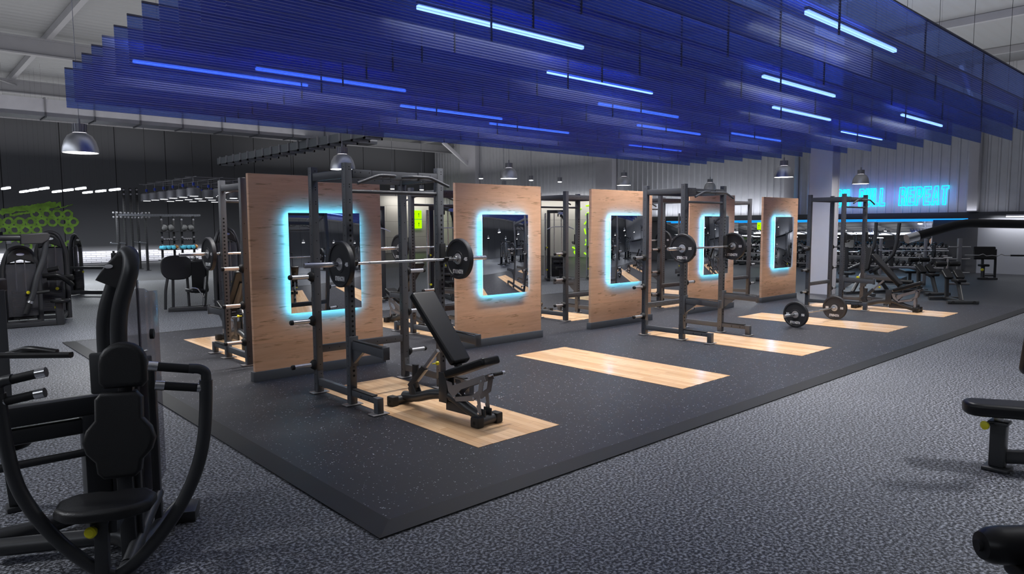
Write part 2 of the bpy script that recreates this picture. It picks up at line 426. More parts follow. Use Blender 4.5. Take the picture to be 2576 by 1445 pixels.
b = corrugated(XW, Y0, YW, 2.15, ZC); b.box((XW+.05, Y0, 0), (XW+.2, YW, ZC)); struct(b.build('wall_right', M_CORR, smooth=False))
b = MB(); b.box((X0, Y0-.2, 0), (XW, Y0, ZC)); struct(b.build('wall_front', M_WDARK))
struct(MB().box((X0-.2, Y0, 0), (X0, YW, 6.0)).build('wall_left', simple('grey_side_wall', (.20, .19, .18), .6)))
# lower wall on the right side
struct(MB().box((XW-.12, 3.95, 0), (XW-.02, 5.4, 2.0)).build('wall_pier', M_BLOCKG))
struct(MB().box((XW-.1, Y0, 0), (XW, 3.95, 2.0)).build('wall_low_right', simple('pale_wall', (.42, .43, .47), .6)))
struct(MB().box((XW-.1, 17.4, 0), (XW, 19.6, 2.0)).build('wall_low_grey', M_BLOCKG))
b = MB(); b.box((XW-.22, Y0, 1.97), (XW, 18.2, 2.2), .004); struct(b.build('trim_1', M_BULK))
struct(MB().box((XW-.2, 19.6, 0), (XW-.03, YW, 3.2)).build('wall_block', M_BLOCK))
struct(MB().box((21.2, YW-.25, 0), (XW-.2, YW-.05, 3.8)).build('wall_block_far', M_BLOCKX))
struct(MB().box((-4.0, YW-.06, .03), (13.5, YW-.002, .62)).build('wall_brick_base', M_BRICK))
# rafters and purlins
for i, y in enumerate((-7.6, -.6, 6.4, 20.6, 27.7, 34.8)):
    b = MB(); b.box((X0, y-.1, 6.66), (XW, y+.1, 6.70)); b.box((X0, y-.015, 6.7), (XW, y+.015, 7.12)); b.box((X0, y-.1, 7.1), (XW, y+.1, 7.15))
    struct(b.build('beam_%d' % (i+1), M_BEAM, smooth=False))
for i in range(9):
    x = -7.2+4.55*i
    b = MB(); b.box((x-.07, Y0, 7.14), (x+.07, YW, 7.34)); struct(b.build('purlin_%d' % (i+1), M_BEAM, smooth=False))
for i, (x0, y0, x1, y1) in enumerate(((-3, 20.6, 2, 27.7), (2, 20.6, 6.5, 27.7))):
    b = MB(); b.tube([(x0, y0, 6.95), (x1, y1, 6.95)], .03, 8); struct(b.build('brace_%d' % (i+1), M_BEAM))
# steel columns against the right wall, and the free column in the platform
for i, (ya, yb) in enumerate(((32.0, 33.6), (20.6, 21.75), (10.65, 11.1), (3.95, 4.25))):
    b = MB(); b.box((XW-.42, ya, 2.2 if i > 1 else 0), (XW-.05, yb, ZC), .005); struct(b.build('column_%d' % (i+1), M_WCOL))
b = MB(); X, Y = 15.95, 4.5
b.box((X-.3, Y-.28, 0), (X-.26, Y+.28, ZC)); b.box((X+.1, Y-.28, 0), (X+.14, Y+.28, ZC)); b.box((X-.26, Y-.02, 0), (X+.1, Y+.02, ZC))
b.box((X-.27, Y-.26, 0), (X+.11, Y-.235, ZC))
struct(b.build('column_5', M_WCOL, smooth=False))
# haunches of the portal frames at the wall
for i, y in enumerate((4.1, 10.9, 21.1, 32.8)):
    b = MB(); b.bar((XW-.1, y, 5.6), (XW-2.4, y, 7.1), .12, .22); struct(b.build('haunch_%d' % (i+1), M_WCOL))

# duct along X and branch along Y
t = thing('air_duct', 'long square galvanised air duct running under the ceiling', 'duct', (0, 21.4, 5.35))
b = MB(); b.box((X0+.2, -.05, -.25), (13.1, .75, .25)); b.build('duct_body', M_DUCT, t, smooth=False)
for i in range(17):
    x = -8.4+1.28*i
    b = MB(); b.box((x-.022, -.09, -.29), (x+.022, .79, .29)); b.build('flange', M_DUCTE, t, smooth=False)
b = MB(); b.tube([(-2.2, .3, .25), (-2.2, .3, 1.95)], .012, 6); b.tube([(3.2, .3, .25), (3.2, .3, 1.95)], .012, 6); b.tube([(9, .3, .25), (9, .3, 1.95)], .012, 6); b.build('hanger_rod', M_WIRE, t)
t = thing('duct_branch', 'thinner branch duct with flanges in front of charcoal wall', 'duct', (10.4, 19.2, 4.88))
b = MB(); b.box((-.3, -2.2, -.12), (.3, 11.6, .17)); b.build('duct_body', simple('duct_dark', (.28, .30, .32), .5, .3), t, smooth=False)
for i in range(17):
    y = -2.0+.82*i
    b = MB(); b.box((-.36, y-.03, -.19), (.36, y+.03, -.12)); b.box((-.36, y-.03, -.19), (-.3, y+.03, .2)); b.box((.3, y-.03, -.19), (.36, y+.03, .2)); b.build('flange', M_DUCT, t, smooth=False)

# ------------------------------------------------------------------ lifting platform
ML, MXR, BI, MZ = 9.45, 15.72, .167, .022
b = MB(); b.box((BI, BI, .001), (MXR, ML-BI, MZ)); tag(b.build('rubber_platform', M_MAT), 'black flecked rubber platform floor carrying the racks', 'floor mat')
b = MB()
def quad(b, *ps): b.face([b.b.verts.new(p) for p in ps])
z0 = .012
quad(b, (0, 0, z0), (MXR, 0, z0), (MXR, BI, MZ+.001), (BI, BI, MZ+.001)); quad(b, (0, 0, z0), (BI, BI, MZ+.001), (BI, ML-BI, MZ+.001), (0, ML, z0))
quad(b, (0, ML, z0), (BI, ML-BI, MZ+.001), (MXR, ML-BI, MZ+.001), (MXR, ML, z0))
quad(b, (0.006, 0.006, 0.0005), (MXR, 0.006, 0.0005), (MXR, 0, z0), (0, 0, z0)); quad(b, (0.006, 0.006, .0005), (0, 0, z0), (0, ML, z0), (.006, ML-.006, .0005))
quad(b, (0, ML, z0), (MXR, ML, z0), (MXR, ML-.006, .0005), (.006, ML-.006, .0005))
bmesh.ops.remove_doubles(b.b, verts=b.b.verts[:], dist=1e-5)
tag(b.build('ramped_edging', M_EDGE, smooth=False), 'plain black ramped edging strip around the flecked rubber platform', 'edging')
INS = [(1.447, .945, .86, 3.62), (4.362, .985, .896, 3.6), (7.155, .95, .88, 3.62), (10.17, .95, .86, 3.58), (12.90, .93, .84, 3.62)]
il = ['maple floor inlay under the nearest rack and its bench', 'empty maple floor inlay with bright lamp glare, no rack on it', 'maple floor inlay under the rack holding the white-lettered 55 plates',
      'maple floor inlay crossed by the barbell lying on the floor', 'maple floor inlay under the farthest front rack beside the white column']
for (x, wd, ya, yb), lb in zip(INS, il):
    o = MB().box((0, 0, 0), (wd, yb-ya, .0035)).build('wood_inlay', M_PARQ, smooth=False, loc=(x, ya, MZ)); tag(o, lb, 'floor inlay', 'front row wood inlays')
il2 = ['back row maple inlay whose corner shows left of the first panel', 'back row maple inlay seen between first and second mirror panels', 'back row maple inlay seen between second and third mirror panels',
       'back row maple inlay seen through the rack with 55 plates', 'back row maple inlay behind the farthest panels']
for (x, wd, ya, yb), lb in zip([(1.46, .95, 5.42, 8.28), (4.5, .95, 5.42, 8.28), (7.45, .95, 5.42, 8.28), (10.4, .95, 5.42, 8.28), (13.05, .95, 5.42, 8.28)], il2):
    o = MB().box((0, 0, 0), (wd, yb-ya, .0035)).build('wood_inlay', M_PARQ, smooth=False, loc=(x, ya, MZ)); tag(o, lb, 'floor inlay', 'back row wood inlays')

# ------------------------------------------------------------------ mirror panels
PY = 4.492
pl = ['nearest wood panel with glowing mirror, behind the rack with 45 plates', 'second wood panel with glowing mirror reflecting chrome cable columns', 'third wood panel with glowing mirror, left of the rack with 55 plates',
      'fourth wood panel with glowing mirror, seen inside the rack with 55 plates', 'farthest and darkest wood panel with glowing mirror, beside the white column']
for (xa, xb), lb in zip([(1.092, 2.812), (4.045, 5.74), (6.945, 8.64), (9.86, 11.55), (12.79, 14.45)], pl):
    W_ = xb-xa
    t = thing('mirror_panel', lb, 'panel', (xa, PY, MZ), 0, 'wood mirror panels')
    MB().box((0, 0, .114), (W_, .055, 2.40), .002).build('wood_board', M_PWOOD, t)
    MB().box((-.025, -.022, 0), (W_+.025, .077, .114), .003).build('kick_plate', M_KICK, t)
    mx0, mx1, mz0, mz1 = .43, W_-.35, .765, 1.955
    MB().box((mx0, -.074, mz0), (mx1, -.068, mz1), .001).build('mirror', M_MIRROR, t)
    bk = MB(); bk.box((mx0+.004, -.068, mz0+.004), (mx1-.004, -.061, mz1-.004)); bk.box((mx0+.1, -.062, mz0+.1), (mx0+.18, 0, mz1-.1)); bk.box((mx1-.18, -.062, mz0+.1), (mx1-.1, 0, mz1-.1))
    bk.build('mirror_backing', M_BULK, t, smooth=False)
    for nm, lo, hi in (('l', (mx0+.012, -.060, mz0+.012), (mx0+.024, -.048, mz1-.012)), ('r', (mx1-.024, -.060, mz0+.012), (mx1-.012, -.048, mz1-.012)),
                       ('t', (mx0+.012, -.060, mz1-.024), (mx1-.012, -.048, mz1-.012)), ('b', (mx0+.012, -.060, mz0+.012), (mx1-.012, -.048, mz0+.024))):
        MB().box(lo, hi).build('led_strip', E_CYAN, t, smooth=False)

# ------------------------------------------------------------------ power racks
def upright(b, x, y, front, z1=2.41):
    b.mi = 0; b.box((x, y, .012), (x+.075, y+.075, z1), .003); b.mi = 1
    zs = [z1-.04, z1-.065, z1-.21, z1-.235, z1-.36, z1-.385]
    for z in zs: b.disc((x+.045, y-.0006, z), (0, -1, 0), .0065, 6); b.disc((x-.0006, y+.03, z), (-1, 0, 0), .0055, 6)
    for yy, ny in ((y-.0006, -1), (y+.0756, 1)):
        if front:
            z = .30
            while z < z1-.48: b.disc((x+.042, yy, z), (0, ny, 0), .0125, 10); z += .05
        else:
            z = .12
            while z < z1-.48: b.disc((x+.042, yy, z), (0, ny, 0), .006, 6); z += .19
    for xx, nx in ((x-.0006, -1), (x+.0756, 1)):
        z = .10
        while z < z1-.45: b.disc((xx, y+.037, z), (nx, 0, 0), .006, 6); z += .10
def horn(parent, x, y, z, sgn, name='plate_horn'):
    h = MB(); h.tube([(x, y, z), (x+sgn*.255, y, z)], .0235, 18)
    o = h.build(name, M_BRUSH, parent)
    MB().lathe([(0, 0), (.052, 0), (.055, .006), (.055, .02), (.038, .045), (.03, .05), (0, .05)], frame((x, y, z), (sgn, 0, 0)), 24).build('collar', M_RUB, o)
    MB().lathe([(0, .235), (.0262, .235), (.0262, .26), (.02, .268), (0, .268)], frame((x, y, z), (sgn, 0, 0)), 18).build('end_cap', M_RUB, o)
RW, RD = 1.108, .7175      # between left faces, between front faces
def make_rack(label, group):
    t = thing('power_rack', label, 'rack', (0, 0, 0), 0, group)
    for x in (0, RW):
        for y, fr in ((0, True), (RD, False)):
            b = MB(); upright(b, x, y, fr); o = b.build('upright', [M_STEEL, M_HOLE], t)
            b = MB(); b.box((x-.055, y-.02, 0), (x+.13, y+.095, .01), .003); b.build('base_plate', M_GREYP, o)
        sx = x+.0375
        b = MB(); b.bar((sx, .07, .122), (sx, RD+.005, .122), .05, .078); b.build('side_rail', M_STEEL, t)
        for yy in (.078, RD-.003):
            b = MB(); b.box((x+.004, yy-.004 if yy > .3 else yy-.003, .04), (x+.071, yy+.004, .24), .003); b.mi = 1
            b.disc((x+.045, yy-.0046, .07), (0, -1, 0), .006, 6); b.disc((x+.045, yy-.0046, .21), (0, -1, 0), .006, 6); b.build('bolt_plate', [M_STEEL, M_HOLE], t)
        b = MB(); b.bar((sx, .01, .128), (sx, -.46, .128), .052, .062)
        b.box((x+.005, -.50, .01), (x+.07, -.425, .16), .003); b.mi = 1
        for yy in (-.18, -.33):
            b.disc((sx-.0268, yy, .122), (-1, 0, 0), .008, 8); b.face([b.b.verts.new(p) for p in ((sx-.0268, yy-.004, .12), (sx-.0268, yy+.004, .12), (sx-.0268, yy, .155))])
        o = b.build('foot', [M_STEEL, M_HOLE], t)
        MB().box((x+.008, -.40, .16), (x+.067, .0, .172), .003).build('rubber_pad', M_RUB, o)
        MB().box((x-.05, -.52, 0), (x+.125, -.405, .01), .003).build('base_plate', M_GREYP, o)
        b = MB(); b.bar((sx, .07, 2.305), (sx, RD+.005, 2.305), .05, .082); b.build('top_rail', M_STEEL, t)
        # spotter arm
        b = MB(); b.box((x-.006, -.03, .40), (x+.081, -.003, .70), .003); b.box((x+.0785, -.03, .40), (x+.0815, .06, .70)); b.bar((sx, -.02, .615), (sx, -.60, .60), .05, .085); b.box((x+.004, -.625, .545), (x+.071, -.598, .665), .003)
        b.face([b.b.verts.new(p) for p in ((x+.02, -.03, .57), (x+.02, -.03, .43), (x+.02, -.22, .57))]); b.face([b.b.verts.new(p) for p in ((x+.055, -.03, .57), (x+.055, -.22, .57), (x+.055, -.03, .43))])
        b.face([b.b.verts.new(p) for p in ((x+.02, -.03, .43), (x+.055, -.03, .43), (x+.055, -.22, .57), (x+.02, -.22, .57))])
        o = b.build('spotter_arm', M_STEEL, t)
        MB().box((x+.014, -.59, .658), (x+.061, -.04, .666), .002).build('rubber_strip', M_RUB, o)
        # bar hook
        b = MB(); b.box((x+.006, -.035, 1.39), (x+.069, -.003, 1.60), .004); b.path([(sx, -.01, 1.42), (sx, -.075, 1.405), (sx, -.10, 1.45)], .055, .02, .004, .02)
        b.build('bar_hook', M_RUB, t)
        # horns
        sg = -1 if x == 0 else 1; xe = -.0 if x == 0 else RW+.075
        for z in (1.26, .785, .31): horn(t, xe, RD+.0375, z, sg)
    # cross members
    b = MB(); b.box((.075, .012, 2.262), (RW, .062, 2.345), .004)
    b.box((.08, -.0, 2.262), (.30, .011, 2.352), .01); b.box((RW-.25, -.0, 2.262), (RW, .011, 2.352), .01); b.mi = 1
    for x in (.11, .17, .27, RW-.2, RW-.1): b.disc((x, -.001, 2.32), (0, -1, 0), .006, 6)
    b.build('front_crossmember', [M_STEEL, M_HOLE], t)
    b = MB(); b.box((.075, RD+.012, 2.262), (RW, RD+.062, 2.345), .004); b.mi = 1
    for k in range(9): b.disc((.14+k*.105, RD+.011, 2.30), (0, -1, 0), .006, 6); b.disc((.14+k*.105, RD+.063, 2.30), (0, 1, 0), .006, 6)
    b.build('rear_crossmember', [M_STEEL, M_HOLE], t)
    b = MB(); b.box((.075, RD+.012, .435), (RW, RD+.062, .515), .004); b.mi = 1
    for k in range(8): b.disc((.16+k*.12, RD+.011, .475), (0, -1, 0), .006, 6); b.disc((.16+k*.12, RD+.063, .475), (0, 1, 0), .006, 6)
    b.build('low_crossmember', [M_STEEL, M_HOLE], t)
    MB().tube([(.07, .037, 2.135), (RW+.005, .037, 2.135)], .0185, 14).build('pull_up_bar', M_STEEL, t)
    b = MB(); b.mi = 0
    b.tube([(.05, -.15, 2.205), (.29, -.15, 2.29), (.47, -.15, 2.29), (.52, -.08, 2.29), (.52, .0, 2.29)], .016, 12, .05)
    b.tube([(1.14, -.15, 2.205), (.90, -.15, 2.29), (.71, -.15, 2.29), (.66, -.08, 2.29), (.66, .0, 2.29)], .016, 12, .05)
    for x in (.33, .43, .76, .86): b.tube([(x, -.15, 2.29), (x, .0, 2.29)], .014, 10)
    b.build('multi_grip_bar', M_STEEL, t)
    return t
rack = make_rack('nearest dark grey power rack, holding a barbell with 45 plates over a bench', 'front row power racks')
FR = [(1.352, 2.745), (7.10, 2.745), (12.90, 2.745)]
rack.location = (1.352, 2.745, MZ+.0035)
dup(rack, (7.10, 2.745, MZ+.0035), 0, 'dark grey power rack holding the barbell with 55 plates, right of third panel', 'front row power racks')
dup(rack, (12.90, 2.745, MZ+.0035), 0, 'farthest front power rack, standing before the white column with a bench', 'front row power racks')
BK = [(1.38, 'back row power rack showing left of the nearest wood panel'), (4.42, 'back row power rack seen between the nearest and second wood panels'),
      (7.34, 'back row power rack seen between the second and third wood panels'), (10.25, 'back row power rack seen through the rack with 55 plates'), (12.85, 'back row power rack seen between fourth and farthest wood panels')]
for x, lb in BK: dup(rack, (x+RW+.075, 9.0-2.745, MZ+.0035), PI, lb, 'back row power racks')

# ------------------------------------------------------------------ barbells and plates
BH = 1.452
def make_barbell(label, L_=2.2):
    t = thing('barbell', label, 'barbell', (0, 0, 0), 0, 'barbells')
    b = MB(); b.tube([(-.68, 0, 0), (.68, 0, 0)], .0145, 16); b.build('shaft', M_CHROME, t)
    b = MB(); b.tube([(-.40, 0, 0), (-.12, 0, 0)], .0153, 16); b.tube([(.12, 0, 0), (.40, 0, 0)], .0153, 16); b.build('knurled_grip', M_BRUSH, t)
    for s in (-1, 1):
        mtx = frame((s*.655, 0, 0), (s, 0, 0))
        MB().lathe([(.014, 0), (.036, 0), (.038, .004), (.038, .026), (.034, .03), (.025, .032), (.025, .44), (.022, .445), (0, .445)], mtx, 24).build('sleeve', M_CHROME, t)
    return t
def make_plate(label, num):
    """disc axis along X, centre at origin"""
    t = thing('weight_plate', label, 'weight plate', (0, 0, 0), 0, 'weight plates')
    w2 = .029
    prof = [(.040, w2-.006), (.085, w2-.006), (.088, w2-.010), (.188, w2-.010), (.194, w2), (.216, w2), (.2245, w2-.008), (.2245, -w2+.008), (.216, -w2), (.194, -w2), (.188, -w2+.010), (.088, -w2+.010), (.085, -w2+.006), (.040, -w2+.006)]
    MB().lathe(prof, frame((0, 0, 0), (1, 0, 0)), 56, closed=True).build('rubber_disc', M_PLATE, t)
    MB().lathe([(.0262, w2-.003), (.040, w2-.003), (.060, w2-.004), (.062, w2-.007), (.0262, w2-.007)], frame((0, 0, 0), (1, 0, 0)), 32, closed=True).build('hub_ring', M_BRUSH, t)
    MB().lathe([(.0262, w2-.003), (.040, w2-.003), (.060, w2-.004), (.062, w2-.007), (.0262, w2-.007)], frame((0, 0, 0), (-1, 0, 0)), 32, closed=True).build('hub_ring', M_BRUSH, t)
    for sg in (-1, 1):
        for nm, txt, ty, tz, sz, sq in (('lettering', 'STRENGTH', 0, -.142, .058, .62), ('number_mark', num, .138, 0, .05, 1.15), ('number_mark', num, -.138, 0, .05, 1.15)):
            me = text_mesh(txt, sz, M_WHITE, off=.0028)
            me.transform(MX(((0, 0, sg, sg*(w2-.0095)), (sg*sq, 0, 0, ty), (0, 1, 0, tz), (0, 0, 0, 1))))
            o = bpy.data.objects.new(nm, me); COL.objects.link(o); o.parent = t; tag(o, 'white raised lettering')
    return t
def plates_on(bar_c, proto, labels, dx=.72):
    for s, lb in zip((-1, 1), labels): dup(proto, (bar_c[0]+s*dx, bar_c[1], bar_c[2]), 0, lb, 'weight plates')
bc1 = (1.97, 2.745-.065, BH)
bb = make_barbell('chrome barbell racked in the nearest power rack with 45 plates'); bb.location = bc1
P45 = make_plate('black 45 plate on the left sleeve of the nearest racked barbell', '45'); P45.location = (bc1[0]-.72, bc1[1], bc1[2])
dup(P45, (bc1[0]+.72, bc1[1], bc1[2]), 0, 'black 45 plate on right sleeve of nearest barbell, overlapping the second panel', 'weight plates')
P55 = make_plate('black 55 plate facing the camera on left sleeve of barbell right of third panel', '55'); bc3 = (7.10+.59, 2.745-.065, BH); P55.location = (bc3[0]-.72, bc3[1], bc3[2])
dup(bb, bc3, 0, 'chrome barbell racked with 55 plates right of the third panel', 'barbells')
dup(P55, (bc3[0]+.72, bc3[1], bc3[2]), 0, 'black 55 plate on right sleeve of barbell, in front of the fourth panel', 'weight plates')
cf = (10.40, 2.16, MZ+.2245)
dup(bb, cf, -.04, 'chrome barbell lying on the floor across the fourth maple inlay', 'barbells')
dup(P55, (cf[0]-.72*math.cos(.04), cf[1]+.72*math.sin(.04), cf[2]), -.04, 'nearer 55 plate of the barbell lying on the floor', 'weight plates')
dup(P55, (cf[0]+.72*math.cos(.04), cf[1]-.72*math.sin(.04), cf[2]), -.04, 'farther 55 plate of the barbell lying on the floor', 'weight plates')
cb = (1.97, 6.255+.065, BH)
dup(bb, cb, PI, 'chrome barbell in back rack poking out left of the nearest panel', 'barbells')
dup(P45, (cb[0]-.72, cb[1], cb[2]), 0, 'black 45 plate in back rack left of the nearest panel', 'weight plates'); dup(P45, (cb[0]+.72, cb[1], cb[2]), 0, 'black 45 plate in back rack hidden behind the nearest panel', 'weight plates')
cb = (5.01, 6.255+.065, BH)
dup(bb, cb, PI, 'chrome barbell in back rack seen between first two panels', 'barbells')
dup(P55, (cb[0]-.72, cb[1], cb[2]), 0, 'black 55 plate in back rack seen between first two panels', 'weight plates'); dup(P55, (cb[0]+.72, cb[1], cb[2]), 0, 'black 55 plate in back rack behind the second panel', 'weight plates')
cb = (10.84, 6.255+.065, BH)
dup(bb, cb, PI, 'chrome barbell in back rack seen through the rack with 55 plates', 'barbells')
dup(P55, (cb[0]-.72, cb[1], cb[2]), 0, 'black 55 plate of back rack seen behind the third front rack posts', 'weight plates'); dup(P55, (cb[0]+.72, cb[1], cb[2]), 0, 'black 55 plate in back rack behind the fourth panel', 'weight plates')

# ------------------------------------------------------------------ adjustable bench
def rounded_rect(w0, w1, l, r=.03, k=4):
    """outline, width w0 at y=0 and w1 at y=l"""
    o = []
    for cx, cy, a0 in ((w1/2-r, l-r, 0), (-w1/2+r, l-r, 90), (-w0/2+r, r, 180), (w0/2-r, r, 270)):
        for i in range(k+1):
            a = math.radians(a0+90*i/k); o.append((cx+r*math.cos(a), cy+r*math.sin(a)))
    return o
def make_bench(label, full=True):
    t = thing('adjustable_bench', label, 'bench', (0, 0, 0), 0, 'adjustable benches')
    b = MB(); b.tube([(0, .60, .075), (0, .40, .09), (0, .16, .165), (0, -.02, .19)], .05, 16, .12); b.build('rear_spine', M_FRAME, t)
    b = MB(); b.tube([(0, .0, .20), (0, -.12, .19), (0, -.40, .085), (0, -.56, .05)], .05, 16, .1); b.box((-.012, -.42, .045), (.012, -.04, .13), .002); b.build('front_spine', M_FRAME, t)
    for y, wd, nm in ((-.575, .12, 'front_foot'), (.60, .15, 'rear_foot')):
        b = MB(); b.tube([(-wd, y, .045), (wd, y, .048)], .043, 16); o = b.build(nm, M_FRAME, t)
        for s in (-1, 1):
            c = MB(); c.box((s*wd-.04, y-.052, 0), (s*wd+.04, y+.052, .098), .014); c.mi = 1; c.disc((s*(wd+.0405), y, .048), (s, 0, 0), .017, 10); c.build('end_cap', [M_RUB, M_HOLE], o)
    b = MB(); b.box((-.05, -.095, .12), (-.036, .02, .41), .004); b.box((.036, -.095, .12), (.05, .02, .41), .004); b.bar((0, -.03, .13), (0, -.03, .34), .07, .06); b.build('upright_bracket', M_FRAME, t)
    # back pad : from (y -.24,z .49) to (y .33,z 1.10)
    p0 = V((0, -.215, .50)); p1 = V((0, .335, 1.115)); d = (p1-p0).normalized(); Lp = (p1-p0).length; n = V((0, -d.z, d.y))
    mtx = MX((V((1, 0, 0)), d, V((1, 0, 0)).cross(d))).transposed().to_4x4()
    nz = V((1, 0, 0)).cross(d)       # slab thickness direction
    mtx.translation = p0-nz*.0
    if nz.y > 0 or True:
        pass
    sgn = 1 if nz.z > 0 else -1
    MB().slab(rounded_rect(.225, .29, Lp, .03), .072, mtx, .018).build('back_pad', M_VSM, t)
    b = MB(); b.bar(tuple(p0-nz*.012+d*.0), tuple(p0-nz*.012+d*.62), .09, .022); b.build('pad_frame', M_FRAME, t)
    q0 = V((0, -.15, .375)); q1 = V((0, -.66, .565)); d2 = (q1-q0).normalized(); nz2 = V((1, 0, 0)).cross(d2); L2 = (q1-q0).length
    if nz2.z < 0: nz2 = -nz2
    m2 = MX((d2.cross(nz2), d2, nz2)).transposed().to_4x4(); m2.translation = q0
    o1 = rounded_rect(.27, .23, L2, .035)
    MB().slab(o1, .075, m2, .02).build('seat_pad', M_VSM, t)
    # grey linkage
    for x in (-.055, .055):
        b = MB()
        def plate(pts, th=.005):
            mm = MX(((0, 0, 1, x-th/2), (1, 0, 0, 0), (0, 1, 0, 0), (0, 0, 0, 1)))
            b.slab(pts, th, mm, .001, 1)
        plate([(-.10, .34), (-.17, .33), (-.22, .20), (-.205, .19), (-.13, .25)][::-1])
        plate([(-.16, .30), (-.60, .47), (-.62, .42), (-.57, .40), (-.30, .29), (-.22, .22)])
        plate([(-.20, .20), (-.23, .17), (-.46, .215), (-.57, .30), (-.60, .43), (-.555, .44), (-.53, .31), (-.44, .25)])
        plate([(-.50, .27), (-.545, .27), (-.565, .10), (-.53, .09), (-.50, .17), (-.515, .185)])
        b.build('seat_linkage', M_GREYP, t)
        b = MB()
        for y, z in ((-.215, .21), (-.47, .235), (-.57, .41), (-.53, .11)): b.lathe([(0, 0), (.012, 0), (.012, .008), (0, .01)], frame((x+(.003 if x > 0 else -.003), y, z), (1 if x > 0 else -1, 0, 0)), 10)
        b.build('pivot_bolt', M_CHROME, t)
    for xx in (-.045, .032): MB().box((xx, -.60, .06), (xx+.013, -.5, .15), .006).build('foot_bracket', M_FRAME, t)
    # back support ladder
    b = MB(); b.bar((0, .50, .185), (0, .27, .41), .055, .06); b.build('support_sleeve', M_FRAME, t)
    b = MB(); b.bar((0, .30, .38), (0, .08, .60), .034, .036); b.build('support_inner', M_GREYP, t)
    b = MB(); b.path([(-.035, .40, .09), (-.035, .46, .2)], .012, .09, .003); b.path([(.035, .40, .09), (.035, .46, .2)], .012, .09, .003); b.build('support_bracket', M_FRAME, t)
    b = MB(); b.bar((0, .43, .19), (0, .42, .42), .05, .07, .02); b.build('transport_grip', M_FRAME, t)
    MB().lathe([(0, 0), (.006, 0), (.006, .035), (.016, .04), (.02, .05), (.02, .065), (.012, .07), (0, .07)], frame((.03, .20, .45), (1, -.3, 0)), 16).build('pop_pin', M_YEL, t)
    b = MB(); b.tube([(.0, -.60, .45), (.17, -.60, .45)], .009, 10); b.build('handle_rod', M_CHROME, t)
    b = MB(); b.tube([(.06, -.60, .45), (.17, -.60, .45)], .0165, 14); b.build('handle_grip', M_RUB, t)
    b = MB(); b.tube([(.17, -.60, .45), (.205, -.60, .45)], .019, 16); b.build('handle_cap', M_CHROME, t)
    b = MB(); b.tube([(-.075, -.13, .40), (.075, -.13, .40)], .016, 12); b.build('hinge_pin', M_CHROME, t)
    b = MB(); b.bar((0, -.16, .40), (0, -.22, .52), .05, .02); b.build('hinge_strap', M_GREYP, t)
    return t
ZB = MZ+.0035
bench = make_bench('black adjustable incline bench standing in the nearest rack on maple inlay'); bench.location = (1.865, 1.88, ZB); bench.rotation_euler = (0, 0, math.radians(5))
dup(bench, (13.40, 2.03, ZB), math.radians(2), 'black incline bench with glossy pad at the farthest front rack', 'adjustable benches')
dup(bench, (1.97, 7.25, ZB), PI, 'black incline bench in back rack left of the nearest panel', 'adjustable benches')
dup(bench, (5.0, 7.15, ZB), PI, 'black incline bench in back row seen between first two panels', 'adjustable benches')
dup(bench, (7.93, 7.2, ZB), PI, 'black incline bench in back row seen between second and third panels', 'adjustable benches')
dup(bench, (10.84, 7.2, ZB), PI, 'black incline bench in back row seen through the rack with 55 plates', 'adjustable benches')

# ------------------------------------------------------------------ blue fins and linear lamps
FZ0, FZ1, FXA, FXB = 3.60, 4.17, .16, 16.45
ny = 17
fin = thing('acoustic_fin', 'long translucent blue fluted fin hanging in a parallel row over the platform', 'ceiling fin', (FXA, -.47, FZ0), 0, 'blue fins hanging over the platform')
Lf = FXB-FXA
MB().box((0, -.006, 0), (Lf, .006, FZ1-FZ0)).build('sheet', M_FIN, fin, smooth=False)
b = MB(); b.box((0, -.012, FZ1-FZ0), (Lf, .012, FZ1-FZ0+.02)); b.build('top_rail', simple('fin_rail', (.12, .12, .16), .5), fin, smooth=False)
for k in range(1, 7):
    x = Lf*k/7; b = MB(); b.box((x-.006, -.009, 0), (x+.006, .009, FZ1-FZ0)); b.build('joint_clip', M_FSEAM, fin, smooth=False)
for x in (2.9, 13.2): MB().tube([(x, 0, FZ1-FZ0+.02), (x, 0, ZC-FZ0-.02)], .004, 6).build('hanging_wire', M_WIRE, fin)
for k in range(1, ny):
    dup(fin, (FXA, -.47+.585*k, FZ0), 0, fin['label'], fin['group'])
LZ = 3.84
def lin_lamp(x, y, z=LZ, L_=2.3, label='slim white linear lamp glowing between the blue fins', group='linear lamps between the fins', name='linear_lamp'):
    t = thing(name, label, 'lamp', (x, y, z), 0, group)
    MB().box((0, -.022, 0), (L_, .022, .038), .006).build('diffuser', E_LIN, t)
    MB().box((.0, -.022, .045), (L_, .022, .075)).build('housing', M_ALUD, t, smooth=False)
    b = MB(); b.tube([(.3, 0, .075), (.3, 0, ZC-z-.05)], .0015, 5); b.tube([(L_-.3, 0, .075), (L_-.3, 0, ZC-z-.05)], .0015, 5); b.build('wire', M_WIRE, t)
    return t
LAMPS = [(1.83, 2.32), (1.72, 5.6), (.42, 6.1), (4.73, 3.45), (4.7, 6.6), (4.75, .08), (7.2, 1.36), (7.13, 4.36), (9.75, 2.78), (9.7, 5.8), (12.45, 1.54), (12.38, 4.95), (12.4, 7.8), (7.2, 7.3), (14.0, 3.3)]
LAMPS = [(x, round((y+.1775)/.585)*.585-.1775) for x, y in LAMPS]
lam = lin_lamp(*LAMPS[0])
for x, y in LAMPS[1:]: dup(lam, (x, y, LZ), 0, lam['label'], lam['group'])
